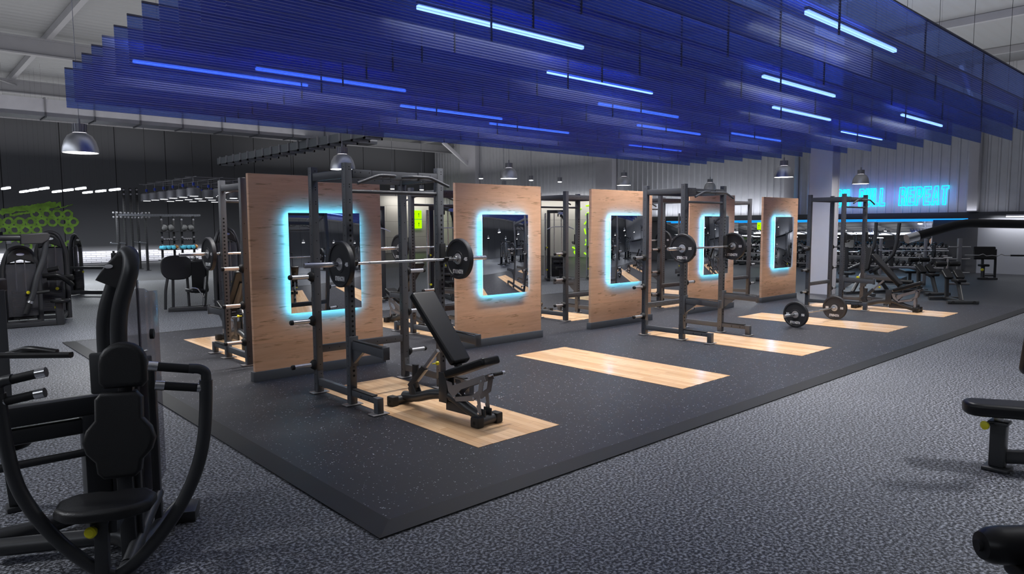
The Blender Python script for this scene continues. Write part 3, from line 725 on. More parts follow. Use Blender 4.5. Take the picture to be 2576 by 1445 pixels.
# ------------------------------------------------------------------ pendants
def make_pendant(label):
    t = thing('pendant_lamp', label, 'lamp', (0, 0, 0), 0, 'bell pendant lamps')
    MB().lathe([(.262, 0), (.258, .0), (.25, .08), (.22, .19), (.17, .27), (.11, .31), (.10, .315), (.10, .325), (.115, .32), (.18, .28), (.232, .19), (.262, .08), (.27, .0)], None, 40, closed=True).build('shade', M_ALU, t)
    MB().lathe([(0, .012), (.248, .012), (.248, .006), (0, .006)], None, 36).build('glowing_diffuser', E_BELL, t)
    b = MB(); b.lathe([(0, .33), (.105, .33), (.105, .47), (0, .47)], None, 28)
    for k in range(14):
        a = 2*PI*k/14; b.bar((.108*math.cos(a), .108*math.sin(a), .33), (.108*math.cos(a), .108*math.sin(a), .47), .006, .012, .001)
    b.build('finned_housing', M_ALUD, t, smooth=False)
    b = MB(); b.tube([(0, 0, .47), (0, 0, .56)], .02, 10); b.tube([(0, 0, .5), (0, 0, 4.0)], .005, 6); b.build('suspension_wire', M_ALUD, t)
    return t
pen = make_pendant('large bell pendant lamp hanging over the machines at far left')
PPOS = [(.525, 10.04, 3.047), (5.508, 10.375, 3.04), (12.4, 12.65, 3.24), (18.5, 13.07, 3.26), (24.8, 13.4, 3.29), (17.24, 6.28, 3.14), (22.8, 6.34, 3.15)]
pen.location = PPOS[0]
for p, lb in zip(PPOS[1:], ['bell pendant lamp right behind the top of the nearest rack posts', 'bell pendant lamp above and behind the second wood panel', 'bell pendant lamp above and behind the third wood panel',
                            'small bell pendant lamp low above the rack with 55 plates', 'bell pendant lamp just left of the white column', 'bell pendant lamp above the blue neon word PULL']):
    dup(pen, p, 0, lb, 'bell pendant lamps')
# unseen pendants added outside this view to light the platform and floor
OUT = [(x, y, 3.2) for y in (-3.6, -8.6) for x in (4.6, 10.5, 16.5, 22.5)] + [(-4.5, 2.5, 3.2), (-4.6, 9.5, 3.2)]
for p in OUT: dup(pen, p, 0, 'unseen bell pendant lamp added over the machine area beyond the frame', 'added pendant lamps beyond the frame')
def spot(p, e, size=2.55, blend=.6, r=.22, col=(.95, .97, 1.0)):
    d = bpy.data.lights.new('pendant_light', 'SPOT'); d.energy = e; d.spot_size = size; d.spot_blend = blend; d.shadow_soft_size = r; d.color = col
    o = bpy.data.objects.new('pendant_light', d); COL.objects.link(o); o.location = (p[0], p[1], p[2]-.03)
for p in PPOS: spot(p, P_IN)
for p in OUT: spot(p, P_OUT)  # fill from the added pendants outside the view
def area(name, p, sx, sy, e, col=(1, 1, 1), rot=(0, 0, 0), spread=180):
    d = bpy.data.lights.new(name, 'AREA'); d.shape = 'RECTANGLE'; d.size = sx; d.size_y = sy; d.energy = e; d.color = col; d.spread = math.radians(spread)
    o = bpy.data.objects.new(name, d); COL.objects.link(o); o.location = p; o.rotation_euler = rot; return o
# light of each linear lamp
for (x, y) in LAMPS:
    area('linear_light', (x+1.15, y, LZ-.005), 2.2, .045, P_LIN, (1, .97, .93), spread=96)
    area('linear_uplight', (x+1.15, y, LZ+.085), 2.2, .045, P_LINUP, (.6, .7, 1.0), (PI, 0, 0), spread=150)
# added upward fill areas without fixtures, standing in for ambient bounce off the roof
for (x, y, sx, sy) in ((3, 2, 14, 14), (19, 4, 14, 14), (3, 20, 14, 14), (19, 20, 14, 14), (3, 32, 14, 8), (20, 32, 12, 8), (6, -8, 16, 6), (20, -8, 12, 6)):
    area('roof_fill', (x, y, 5.2), sx, sy, P_UP*sx*sy/196, (1, .99, 1), (PI, 0, 0))
# small downlights
dl = thing('downlight', 'small cylinder downlight', 'lamp', (0, 0, 0), 0, 'small downlights')
MB().lathe([(0, .0), (.052, 0), (.052, .015), (0, .015)], None, 20).build('glowing_lens', E_BELL, dl)
MB().lathe([(0, .016), (.06, .016), (.06, .16), (0, .16)], None, 20).build('can', M_ALUD, dl)
b = MB(); b.tube([(0, 0, .16), (0, 0, 3.6)], .006, 6); b.build('suspension_rod', M_ALUD, dl)
DL = [(13.41, 20.79, 3.28), (14.28, 19.99, 3.24), (16.08, 18.42, 3.68), (16.75, 17.78, 3.40), (17.57, 17.06, 3.60), (18.42, 16.28, 3.53)]
DLL = ['small downlight seen under the crossbar of the nearest rack, left one of two', 'small downlight seen under the crossbar of the nearest rack, right one of two', 'small high downlight left of the bell pendant behind the second panel',
       'small downlight right below the bell pendant behind the second panel', 'small downlight between the second and third panels, nearer the second', 'small downlight above the back rack between second and third panels']
dl.location = DL[0]; dl['label'] = DLL[0]; dl.scale = (1.5, 1.5, 1.2)
for p, lb in zip(DL[1:], DLL[1:]): dup(dl, p, 0, lb, 'small downlights')

# linear lights at the left, over the machine hall
LL = []
for (xa, ya, xb, yb) in ((2.08, 29.0, 2.35, 25.2), (3.02, 28.3, 3.33, 24.5), (4.05, 28.4, 4.45, 24.7), (1.0, 30.2, 1.35, 25.6)):
    for k in range(3): LL.append((xa+(xb-xa)*k/2.6, ya+(yb-ya)*k/2.6))
ll = thing('tube_light', 'short bright white tube light hanging before charcoal wall at left', 'lamp', (0, 0, 0), 0, 'tube lights at the left')
b = MB(); b.box((-.045, -.98, 0), (.045, 0, .06), .01); b.build('glowing_tube', E_LAMP, ll)
b = MB(); b.box((-.025, -1.15, .06), (.025, 0, .085)); b.build('housing', M_ALUD, ll, smooth=False)
b = MB(); b.tube([(0, -.1, .08), (0, -.1, 4.2)], .0015, 5); b.tube([(0, -.9, .08), (0, -.9, 4.2)], .0015, 5); b.build('wire', M_WIRE, ll)
ll.location = (LL[0][0], LL[0][1], 3.14); ll.rotation_euler = (0, 0, .08)
for x, y in LL[1:]: dup(ll, (x, y, 3.14), .08, ll['label'], ll['group'])
for (x, y) in ((2.2, 27), (3.2, 26.5), (4.3, 26.5)): area('tube_light_glow', (x, y, 3.1), 1, 4, P_TUBE, (.9, .95, 1))
# cluster of drum pendants
dp = thing('drum_pendant', 'grey drum pendant lamp in the dense cluster before the charcoal wall', 'lamp', (0, 0, 0), 0, 'drum pendants in the cluster')
MB().lathe([(0, .03), (.2, .03), (.24, 0), (.26, 0), (.26, .3), (.18, .34), (0, .34)], None, 20).build('drum_shade', M_ALUD, dp)
MB().lathe([(0, .02), (.15, .02), (.15, .0), (0, .0)], None, 20).build('glowing_diffuser', E_LAMP, dp)
MB().lathe([(0, .42), (.05, .42), (.05, .54), (0, .54)], None, 12).build('blue_fitting', simple('blue_fitting', (.02, .06, .5), .4), dp)
b = MB(); b.tube([(0, 0, .3), (0, 0, .75)], .012, 6); b.build('stem', M_ALUD, dp)
first = True
for i in range(5):
    for j in range(6):
        p = (7.3+1.02*i, 25.6+1.3*j, 3.02)
        if first: dp.location = p; first = False
        else: dup(dp, p, 0, dp['label'], dp['group'])
t = thing('lamp_grid_frame', 'thin metal grid frame holding the cluster of drum pendants', 'frame', (7.0, 25.2, 3.78))
b = MB()
for i in range(5): b.bar((.3+1.02*i, 0, 0), (.3+1.02*i, 7.4, 0), .03, .03)
for j in range(6): b.bar((0, .4+1.3*j, .0), (4.8, .4+1.3*j, .0), .03, .03)
b.build('grid', M_ALUD, t, smooth=False)
for x in (.3, 4.38):
    for y in (.4, 6.9):
        b = MB(); b.tube([(x, y, 0), (x, y, 3.5)], .01, 6); b.build('hanger', M_WIRE, t)
area('cluster_light', (9.3, 28.8, 2.98), 4, 6, P_TUBE*.8, (.95, .97, 1))

area('block_wall_fill', (24.8, YW-1.0, 3.75), 3.5, .3, 35, (1, .97, .92), (math.radians(25), 0, 0))  # added fill to brighten the far beige blocks, no lamp there
area('block_wall_fill', (XW-1.0, 25, 3.3), .3, 8, 60, (1, .97, .92), (0, math.radians(-25), 0))  # same added fill for the blockwork on the right wall
# ------------------------------------------------------------------ neon sign
def neon_letter(ch):
    """outer outline polylines in a 0..1 x 0..1 cell, bold condensed"""
    w = .30
    D = {
     'P': [[(0, 0), (0, 1), (.62, 1), (.9, .9), (.98, .72), (.9, .5), (.62, .4), (.36, .4), (.36, 0), (0, 0)], [(.36, .56), (.36, .84), (.52, .84), (.62, .7), (.52, .56), (.36, .56)]],
     'U': [[(0, 1), (.36, 1), (.36, .26), (.5, .17), (.62, .26), (.62, 1), (.98, 1), (.98, .2), (.8, .02), (.5, -.03), (.18, .02), (0, .2), (0, 1)]],
     'S': [[(.98, .66), (.64, .66), (.6, .82), (.48, .84), (.36, .78), (.38, .68), (.92, .36), (.98, .2), (.84, .03), (.5, -.02), (.14, .03), (.0, .22), (.0, .34), (.34, .34), (.38, .18), (.5, .15), (.62, .22), (.56, .34), (.08, .62), (.0, .8), (.14, .97), (.5, 1.02), (.84, .97), (.98, .82), (.98, .66)]],
     'H': [[(0, 0), (0, 1), (.36, 1), (.36, .6), (.62, .6), (.62, 1), (.98, 1), (.98, 0), (.62, 0), (.62, .42), (.36, .42), (.36, 0), (0, 0)]],
     'L': [[(0, 0), (0, 1), (.36, 1), (.36, .17), (.92, .17), (.92, 0), (0, 0)]],
     'R': [[(0, 0), (0, 1), (.62, 1), (.92, .9), (.98, .73), (.9, .56), (.76, .5), (.92, .4), (1.0, 0), (.66, 0), (.58, .36), (.36, .4), (.36, 0), (0, 0)], [(.36, .58), (.36, .84), (.52, .84), (.62, .71), (.52, .58), (.36, .58)]],
     'E': [[(0, 0), (0, 1), (.92, 1), (.92, .83), (.36, .83), (.36, .6), (.84, .6), (.84, .43), (.36, .43), (.36, .17), (.92, .17), (.92, 0), (0, 0)]],
     'A': [[(0, 0), (.26, 1), (.74, 1), (1.0, 0), (.68, 0), (.63, .2), (.37, .2), (.32, 0), (0, 0)], [(.42, .37), (.5, .76), (.58, .37), (.42, .37)]],
     'T': [[(.34, 0), (.34, .83), (.04, .83), (.04, 1), (1.0, 1), (1.0, .83), (.7, .83), (.7, 0), (.34, 0)]]}
    return D[ch]
sign = thing('neon_sign', 'cyan outlined neon sign reading PUSH PULL REPEAT on the corrugated wall', 'neon sign', (XW-.10, 9.55, 2.49))
def word(txt, off, cw, h=.69, gap=.045):
    b = MB()
    for i, ch in enumerate(txt):
        x0 = off+i*cw
        for pl_ in neon_letter(ch):
            pts = [V((0, -(x0+(px+.10*py)*(cw-gap)), py*h)) for px, py in pl_]
            b.tube(pts, .015, 6)
    b.build('neon_word', E_NEON, sign)
word('PUSH', 0.02, .265); word('PULL', 1.44, .262); word('REPEAT', 2.93, .285)
d = bpy.data.lights.new('neon_glow', 'AREA'); d.shape = 'RECTANGLE'; d.size = .5; d.size_y = 4.6; d.energy = P_NEON; d.color = (.22, .28, 1)
o = bpy.data.objects.new('neon_glow', d); COL.objects.link(o); o.location = (XW-.6, 7.2, 2.85); o.rotation_euler = (0, -PI/2, 0)
for y, k in ((31.5, .45), (23.5, .5), (14.8, 2.4), (6.4, .25), (-3, .5)):  # strongest follows the bulkhead wash; the rest are added to brighten the cladding
    area('wall_wash', (XW-.5, y, 2.26 if y < 18 else 3.3), .2, 6.8, P_WASH*k, (.9, .93, 1), (PI, math.radians(12), 0))
area('recess_light', (XW-.45, 1.9, 1.955), .04, 3.2, 22, (.95, .96, 1), (0, math.radians(-30), 0))
t = thing('recessed_strip', 'dim white strip light fixture in the bulkhead at right edge', 'strip light', (XW-.232, -1.5, 2.0)); MB().box((0, 0, 0), (.012, 4.6, .09), .003).build('diffuser', M_ALU, t)
t = thing('led_strip_light', 'long blue LED strip under the grey bulkhead above the wall mirror', 'strip light', (XW-.23, 4.25, 1.93))
MB().box((0, 0, 0), (.03, 13.0, .04)).build('glowing_strip', E_STRIP, t, smooth=False)
MB().box((0, 0, .04), (.035, 13.0, .048)).build('profile', M_ALUD, t, smooth=False)
# big wall mirror under the bulkhead
t = thing('wall_mirror', 'long low wall mirror under the blue LED strip behind the dumbbells', 'mirror', (XW-.06, 5.4, .08))
for k in range(6): MB().box((-.012, k*2.0+.004, 0), (.0, (k+1)*2.0-.004, 1.86), .002).build('mirror_pane', M_MIRROR, t)
# green signs
def green_sign(p, rz, label, w=.62, h=.46):
    t = thing('green_sign', label, 'sign', p, rz, 'green illuminated signs')
    MB().box((-w/2, -.05, -h/2), (w/2, 0, h/2), .02).build('light_box', E_GSIGN, t)
    b = MB()
    for x in (-.16, .12):
        b.box((x-.012, -.056, -.13), (x+.012, -.051, .10)); b.box((x-.04, -.056, .02), (x+.04, -.051, .05))
    b.build('pictogram', M_HOLE, t, smooth=False)
    return t
gs = green_sign((25.45, YW-.3, 2.57), 0, 'upper of the two green glowing signs on the beige block wall')
gs.scale = (1.35, 1, 1.25)
dup(gs, (25.45, YW-.3, 1.92), 0, 'lower of the two green glowing signs on the beige block wall', 'green illuminated signs')
g2 = dup(gs, (XW-.2, 12.2, 1.72), -PI/2, 'small green glowing sign left of the farthest wood panel', 'green illuminated signs'); g2.scale = (.6, 1, .7)
# green neon figure
t = thing('neon_figure', 'green neon outline of a figure on the beige block wall', 'neon sign', (XW-.24, 22.4, .1))
def neon(pts): 
    b = MB(); b.tube([(0, -y, z) for y, z in pts], .028, 8, .1); b.build('neon_tube', E_GREEN, t)
neon([(-.95, 2.40), (-.7, 2.58), (-.55, 2.62)]); neon([(-.2, 2.76), (.1, 2.78), (.5, 2.74)]); neon([(-.2, 2.25), (-.1, 2.35), (.0, 2.38)]); neon([(-.85, 2.0), (-.9, 1.6), (-.85, 1.2), (-.8, .98)])
neon([(-.15, 1.9), (-.3, 1.75)]); neon([(-.3, 1.5), (-.2, 1.2)]); neon([(.2, 1.95), (.5, 1.93)]); neon([(-.85, .95), (-.95, .6), (-.7, .35), (-.75, .05)]); neon([(-1.2, .45), (-.8, .3), (-1.1, .2), (-.9, .0)]); neon([(-.2, .9), (-.1, .7), (-.25, .6)]); neon([(-.3, .15), (-.1, .05)]); neon([(-.2, -.3), (-.05, -.35)])

area('brick_fill', (5.0, YW-.4, .66), 17, .06, 60, (.95, .96, 1), (math.radians(30), 0, 0))  # added light without a fixture, lifts the white brick base
# mural paint on the charcoal wall
b = MB(); rnd = random.Random(3)
_k = [0]
def ring(cx, cz, r, w):
    _k[0] += 1; yy = -.0004*_k[0]
    n = 22; ri = []; ro = []
    for k in range(n):
        a = 2*PI*k/n; j = rnd.uniform(.75, 1.35)
        ri.append(b.b.verts.new((cx+(r-w*rnd.uniform(.3, .7))*math.cos(a), yy, cz+(r-w*rnd.uniform(.3, .7))*math.sin(a)))); ro.append(b.b.verts.new((cx+(r+w*.6*j)*math.cos(a), yy, cz+(r+w*.6*j)*math.sin(a))))
    for k in range(n): b.face((ri[k], ro[k], ro[(k+1) % n], ri[(k+1) % n]))
for i in range(-3, 10):
    for j in range(0, 5):
        cx = i*.44+(j % 2)*.22+1.0; cz = .95+j*.38
        if cz > 2.35+.1*(cx-2) or cz < 1.0-(cx-3)*.3 or (cx > 3.9 and j in (1,)) or rnd.random() < .1: continue
        ring(cx, cz, .17, .10)
def stroke(pts, w):
    _k[0] += 1; yy = -.0004*_k[0]
    vs = [(b.b.verts.new((x, yy, z-w*rnd.uniform(.2, .6))), b.b.verts.new((x, yy, z+w*rnd.uniform(.2, .6)))) for x, z in pts]
    for a, c in zip(vs, vs[1:]): b.face((a[0], c[0], c[1], a[1]))
for (xa, za, xb, zb, w_) in ((-.5, 2.35, 2.0, 2.55, .28), (1.9, 2.48, 4.7, 2.95, .3), (2.3, 2.62, 4.5, 3.05, .14), (2.6, 2.4, 4.2, 2.7, .12), (4.4, 2.7, 5.2, 2.95, .05)):
    n = 26; stroke([(xa+(xb-xa)*k/n, za+(zb-za)*k/n+rnd.uniform(-.03, .03)) for k in range(n+1)], w_)
o = b.build('wall_mural', simple('green_mural_paint', (.27, .52, .06), .6, var=.35), smooth=False, loc=(0, YW-.012, 0)); tag(o, 'green sprayed honeycomb mural on the charcoal wall at left', 'mural')
o = MB().box((2.4, YW-.04, 1.05), (2.6, YW-.002, 1.25), .01).build('wall_box', M_ALUD); tag(o, 'small grey electrical box under the green mural', 'electrical box')
# ------------------------------------------------------------------ foreground chest press
cp = thing('chest_press_machine', 'black chest press machine in left foreground with padded headrest, curved arms and chrome-capped grips', 'exercise machine', (-1.189, .56, 0), math.radians(-24.8))
def tilt(y0, z0, deg, th):
    a = math.radians(deg); s, c = math.sin(a), math.cos(a)
    m = MX(((1, 0, 0, 0), (0, s, -c, y0+th*c), (0, c, s, z0-th*s), (0, 0, 0, 1))); return m
def arch_outline(w, h, n=9):
    o = [(-w/2+.025, 0), (w/2-.025, 0), (w/2, .03)]
    r = w/2
    for k in range(n+1):
        a = PI*k/n; o.append((r*math.cos(a), h-r*.92+r*.92*math.sin(a)))
    o.append((-w/2, .03)); return o
MB().slab(arch_outline(.225, .238), .075, tilt(-.005, .995, 6, .075) @ MX.Translation((.028, 0, 0)), .026, 4).build('headrest', M_VINYL, cp)
hb = [(.07, 0), (.10, .03), (.107, .085), (.150, .132), (.168, .19), (.150, .25), (.11, .298), (.11, .405), (.082, .437)]
hb = hb+[(-x, z) for x, z in hb[::-1]]
MB().slab(hb, .075, tilt(-.075, .545, 9, .075) @ MX.Translation((.005, 0, 0)), .018, 4).build('backrest', M_VINYL, cp)
# seat
so = [(-.15, -.13), (-.08, -.155), (.08, -.155), (.15, -.13), (.205, -.07), (.215, .04), (.16, .12), (.06, .135), (0, .115), (-.06, .135), (-.16, .12), (-.215, .04), (-.205, -.07)]
MB().slab(so[::1], .06, MX.Translation((-.01, -.27, .455)), .022, 4).build('seat', M_VINYL, cp)
b = MB(); b.bar((-.045, -.26, .12), (-.035, -.26, .455), .06, .055); b.box((-.075, -.30, .40), (.0, -.22, .43), .004); b.build('seat_post', M_FRAME, cp)
MB().lathe([(0, 0), (.012, 0), (.014, .02), (.026, .028), (.0275, .045), (.02, .052), (0, .052)], frame((-.06, -.29, .375), (-.25, -1, .1)), 22).build('adjuster_knob', M_YEL, cp)
b = MB(); b.bar((.0, -.25, .37), (.0, .12, .37), .05, .07); b.build('seat_bracket', M_FRAME, cp)
# central column and base
b = MB(); b.bar((.0, .12, .02), (.0, .10, .60), .075, .09); b.bar((.0, .12, .60), (.03, .16, 1.15), .06, .06); b.bar((.05, .14, .05), (.05, .14, .95), .03, .05); b.build('centre_column', M_FRAME, cp)
b = MB(); b.tube([(.02, -.45, .06), (.02, .15, .06)], .045, 14); b.tube([(-.72, .36, .085), (-.1, .33, .085), (.02, .16, .08)], .048, 14, .1); b.tube([(.02, -.05, .08), (.08, .47, .26)], .035, 12)
b.tube([(.02, .1, .07), (.16, .75, .07)], .045, 12); b.box((.12, .60, .0), (.26, .82, .07), .01); b.build('base_frame', M_FRAME, cp)
# arms
for sg, cx in ((1, .018), (-1, .008)):
    ax = lambda d: cx+sg*(d if sg > 0 or d > .4 else d+.012)
    b = MB(); b.tube([(ax(.435), -.25, 1.06), (ax(.43), -.25, .92), (ax(.415), -.25, .76), (ax(.375), -.25, .60), (ax(.30), -.25, .44), (ax(.19), -.25, .28), (ax(.06), -.25, .15), (ax(-.05), -.22, .09)], .031, 18, .09)
    arm = b.build('press_arm', M_FRAME, cp)
    b = MB(); b.tube([(ax(.435), -.25, 1.0), (ax(.437), -.25, 1.10), (ax(.41), -.25, 1.118), (ax(.36), -.26, 1.125)], .024, 16, .05); b.build('grip_elbow', M_FRAME, arm)
    k = 0 if sg > 0 else .035
    b = MB(); b.tube([(ax(.385), -.255, 1.118), (ax(.225+k), -.27, 1.145)], .0215, 18); b.build('upper_grip', M_RUB, arm)
    b = MB(); b.tube([(ax(.226+k), -.27, 1.1448), (ax(.185+k), -.274, 1.152)], .0235, 20); b.build('chrome_cap', M_CHROME, arm)
    b = MB(); b.tube([(ax(.405), -.25, 1.022), (ax(.25+k*.6), -.268, 1.048)], .0205, 18); b.build('lower_grip', M_RUB, arm)
    b = MB(); b.tube([(ax(.251+k*.6), -.268, 1.0478), (ax(.21+k*.6), -.272, 1.055)], .0235, 20); b.build('chrome_cap', M_CHROME, arm)
    b = MB(); b.tube([(ax(.425), -.25, 1.019), (ax(.395), -.251, 1.024)], .0225, 18); b.build('chrome_ring', M_CHROME, arm)
# tower
b = MB(); b.tube([(-.19, .62, .03), (-.185, .62, 1.30), (-.11, .62, 1.52), (-.06, .58, 1.64), (-.02, .50, 1.675), (.015, .42, 1.665), (.02, .38, 1.58), (-.045, .38, 1.38), (-.06, .38, 1.25), (-.06, .38, .03)], .043, 20, .12); b.build('arched_tube', M_FRAME, cp)
ho = [(-.175, 1.525), (-.06, 1.47), (-.02, 1.48), (.0, 1.60), (-.02, 1.665), (-.06, 1.672), (-.12, 1.61)]
MB().slab(ho, .17, MX(((1, 0, 0, 0), (0, 0, -1, .60), (0, 1, 0, 0), (0, 0, 0, 1))), .012, 3).build('hood', M_SHROUD, cp)
MB().lathe([(0, 0), (.03, 0), (.028, .003), (0, .004)], frame((-.10, .428, 1.60), (-.2, -1, .25)) @ MX.Diagonal((.8, .42, 1, 1)), 24).build('oval_badge', M_GREYP, cp)
b = MB(); b.box((-.16, .50, .12), (.0, .95, 1.0), .01); b.build('weight_stack', M_STK, cp)
b = MB(); pts = []
pr_ = [(-.105, .62), (-.085, .575), (-.04, .55), (.01, .55), (.045, .575), (.058, .63), (.058, .90)]; zt = (1.28, 1.37, 1.44, 1.465, 1.46, 1.44, 1.42); nn = len(pr_)
def off(i, d):
    p, q = pr_[max(0, i-1)], pr_[min(nn-1, i+1)]; l = math.hypot(q[0]-p[0], q[1]-p[1]); return pr_[i][0]-d*(q[1]-p[1])/l, pr_[i][1]+d*(q[0]-p[0])/l
lo = [b.b.verts.new((*pr_[i], .25)) for i in range(nn)]; hi = [b.b.verts.new((*pr_[i], zt[i])) for i in range(nn)]
lo2 = [b.b.verts.new((*off(i, .005), .25)) for i in range(nn)]; hi2 = [b.b.verts.new((*off(i, .005), zt[i])) for i in range(nn)]
for i in range(nn-1): b.face((lo[i], lo[i+1], hi[i+1], hi[i])); b.face((lo2[i+1], lo2[i], hi2[i], hi2[i+1])); b.face((hi[i], hi[i+1], hi2[i+1], hi2[i])); b.face((lo[i+1], lo[i], lo2[i], lo2[i+1]))
b.face((lo[0], hi[0], hi2[0], lo2[0])); b.face((lo[-1], lo2[-1], hi2[-1], hi[-1])); b.build('smoked_shield', M_ACR, cp)
b = MB(); b.box((.06, .44, .0), (.10, .50, 1.02), .006); b.build('shield_post', M_FRAME, cp)
b = MB(); b.tube([(-.02, .72, .9), (-.02, .72, 1.5)], .009, 10); b.tube([(-.1, .72, .9), (-.1, .72, 1.5)], .009, 10); b.build('guide_rod', M_CHROME, cp)
b = MB(); b.box((-.185, .26, .915), (-.05, .30, 1.14), .012); b.build('side_panel', M_SHRD2, cp)
b = MB(); b.box((.045, .30, 1.02), (.062, .36, 1.12), .003); b.tube([(.06, .3, 1.13), (.10, .28, 1.14)], .005, 8); b.build('latch', M_CHROME, cp)
o = MB().lathe([(0, 0), (.03, 0), (.03, .02), (0, .02)], frame((.078, .5, 1.2), (1, 0, 0)), 12).build('shield_bolt', M_RUB, cp)

# neighbouring machine at the left edge
t = thing('row_machine', 'black seated machine cropped by left edge, long frame beams behind the chest press', 'exercise machine', (-1.7, 1.5, 0))
def wl(x, y, z): return (x+1.7, y-1.5, z)
b = MB(); b.bar(wl(-3.2, 1.16, .80), wl(-1.13, 1.16, .80), .10, .115, .02); b.build('upper_beam', M_FRAME, t)
b = MB(); b.bar(wl(-3.2, 1.16, .685), wl(-1.13, 1.16, .685), .07, .09, .02); b.build('lower_beam', M_FRAME, t)
b = MB(); b.tube([wl(-3.0, 1.05, .555), wl(-1.2, 1.05, .555)], .022, 14); b.build('cross_tube', M_FRAME, t)
b = MB(); b.tube([wl(-2.9, 1.55, .07), wl(-1.5, 1.35, .07), wl(-.9, 1.5, .08)], .05, 14, .1); b.box(wl(-1.25, 1.1, .0), wl(-1.12, 1.22, .75), .01); b.build('base_frame', M_FRAME, t)
sd = [(.15*math.cos(2*PI*k/24), .14*math.sin(2*PI*k/24)) for k in range(24)]
MB().slab(sd, .05, MX.Translation(wl(-1.56, 1.80, .465)), .02, 3).build('seat', M_VSM, t)
b = MB(); b.bar(wl(-1.54, 1.80, .46), wl(-1.50, 1.98, .04), .055, .065); b.box(wl(-1.55, 1.93, 0), wl(-1.45, 2.04, .035), .01); b.build('seat_leg', M_FRAME, t)
b = MB(); b.path([wl(-1.95, 2.1, 1.035), wl(-1.5, 1.82, 1.035), wl(-1.21, 1.56, 1.037)], .05, .036, .014, .1); b.build('arm_pad', M_VSM, t)
b = MB(); b.tube([wl(-1.5, 2.05, 1.00), wl(-1.40, 1.76, 1.075), wl(-1.27, 1.64, 1.05)], .02, 12, .06); b.build('arm_pad', M_VSM, t)


# ------------------------------------------------------------------ right foreground machines
t = thing('leg_extension_machine', 'black leg machine cropped by right edge, seat on square post with yellow knob', 'exercise machine', (3.97, -2.10, 0))
b = MB(); b.box((-.05, -.05, .03), (.05, .05, .36), .012); b.box((-.085, -.085, 0), (.085, .085, .03), .01); b.box((-.065, -.065, .345), (.065, .065, .37), .008); b.build('post', M_FRAME, t)
b = MB(); b.box((-.03, -.03, .36), (.03, .03, .42)); b.build('inner_post', M_BRUSH, t)
m = MX.Translation((-.15, .20, .42)) @ MX.Rotation(math.radians(-152), 4, 'Z')
MB().slab(rounded_rect(.24, .30, .95, .10, 6), .095, m, .03, 4).build('seat', M_VSM, t)
b = MB(); b.bar((.03, -.03, .10), (.55, -.62, .10), .07, .10, .02); b.build('base_rail', M_FRAME, t)
b = MB(); b.tube([(-.05, .02, .35), (-.13, .055, .35)], .010, 10); b.build('knob_stem', M_FRAME, t)
MB().lathe([(0, 0), (.014, 0), (.03, .012), (.032, .028), (.02, .036), (0, .036)], frame((-.12, .05, .35), (-1, .45, 0)), 20).build('adjuster_knob', M_YEL, t)
MB().slab(rounded_rect(.30, .26, .30, .05, 5), .10, MX(((.67, 0, -.74, -.28), (-.74, 0, -.67, -.27), (0, 1, 0, .80), (0, 0, 0, 1))), .035, 4).build('side_pad', M_VSM, t)
b = MB(); b.bar((-.22, -.38, .92), (.45, -.50, .92), .05, .05); b.bar((.45, -.50, .92), (.50, -.58, .10), .06, .07); b.build('pad_arm', M_FRAME, t)
t = thing('roller_pad_machine', 'black foam roller and pad of a leg curl machine in lower right corner', 'exercise machine', (1.1, -2.95, 0))
m = frame((-.175, .225, .62), (.741, -.671, .01))
MB().lathe([(0, -.012), (.02, -.012), (.022, 0), (.05, .004), (.064, .03), (.07, .07), (.07, .50), (0, .50)], m, 40).build('foam_roller', M_VSM, t)
MB().lathe([(0, -.014), (.021, -.014), (.021, -.002), (0, -.002)], m, 24).build('roller_cap', M_RUB, t)
MB().slab(rounded_rect(.36, .36, .6, .04, 5), .07, MX.Translation((-.16, .06, .49)) @ MX.Rotation(math.radians(-132), 4, 'Z'), .025, 4).build('thigh_pad', M_VSM, t)
b = MB(); b.bar((.1, -.1, 0), (.1, -.1, .49), .08, .08); b.bar((.1, -.1, .35), (.22, -.16, .62), .05, .05); b.build('frame', M_FRAME, t)
t = thing('press_machine', 'long black angled handle arm with chrome end reaching in from right edge', 'exercise machine', (1.6, -2.65, 1.81))
o_ = V((1.6, -2.65, 1.81))
P_ = [V(p)-o_ for p in ((1.265, -2.355, 1.764), (1.388, -2.459, 1.808), (1.43, -2.495, 1.818), (1.61, -2.66, 1.812), (2.3, -3.25, 1.80))]
b = MB(); b.tube(P_, .0185, 20, .06); b.build('rubber_arm', M_RUB, t)
b = MB(); d_ = (P_[0]-P_[1]).normalized(); b.tube([P_[0]-d_*.002, P_[0]+d_*.047], .0205, 24); b.build('chrome_cap', M_CHROME, t)
b = MB(); b.tube([P_[-1]-V((.1, -.08, 0)), P_[-1]+V((0, 0, -1.79))], .03, 12, .1); b.build('stand', M_FRAME, t)

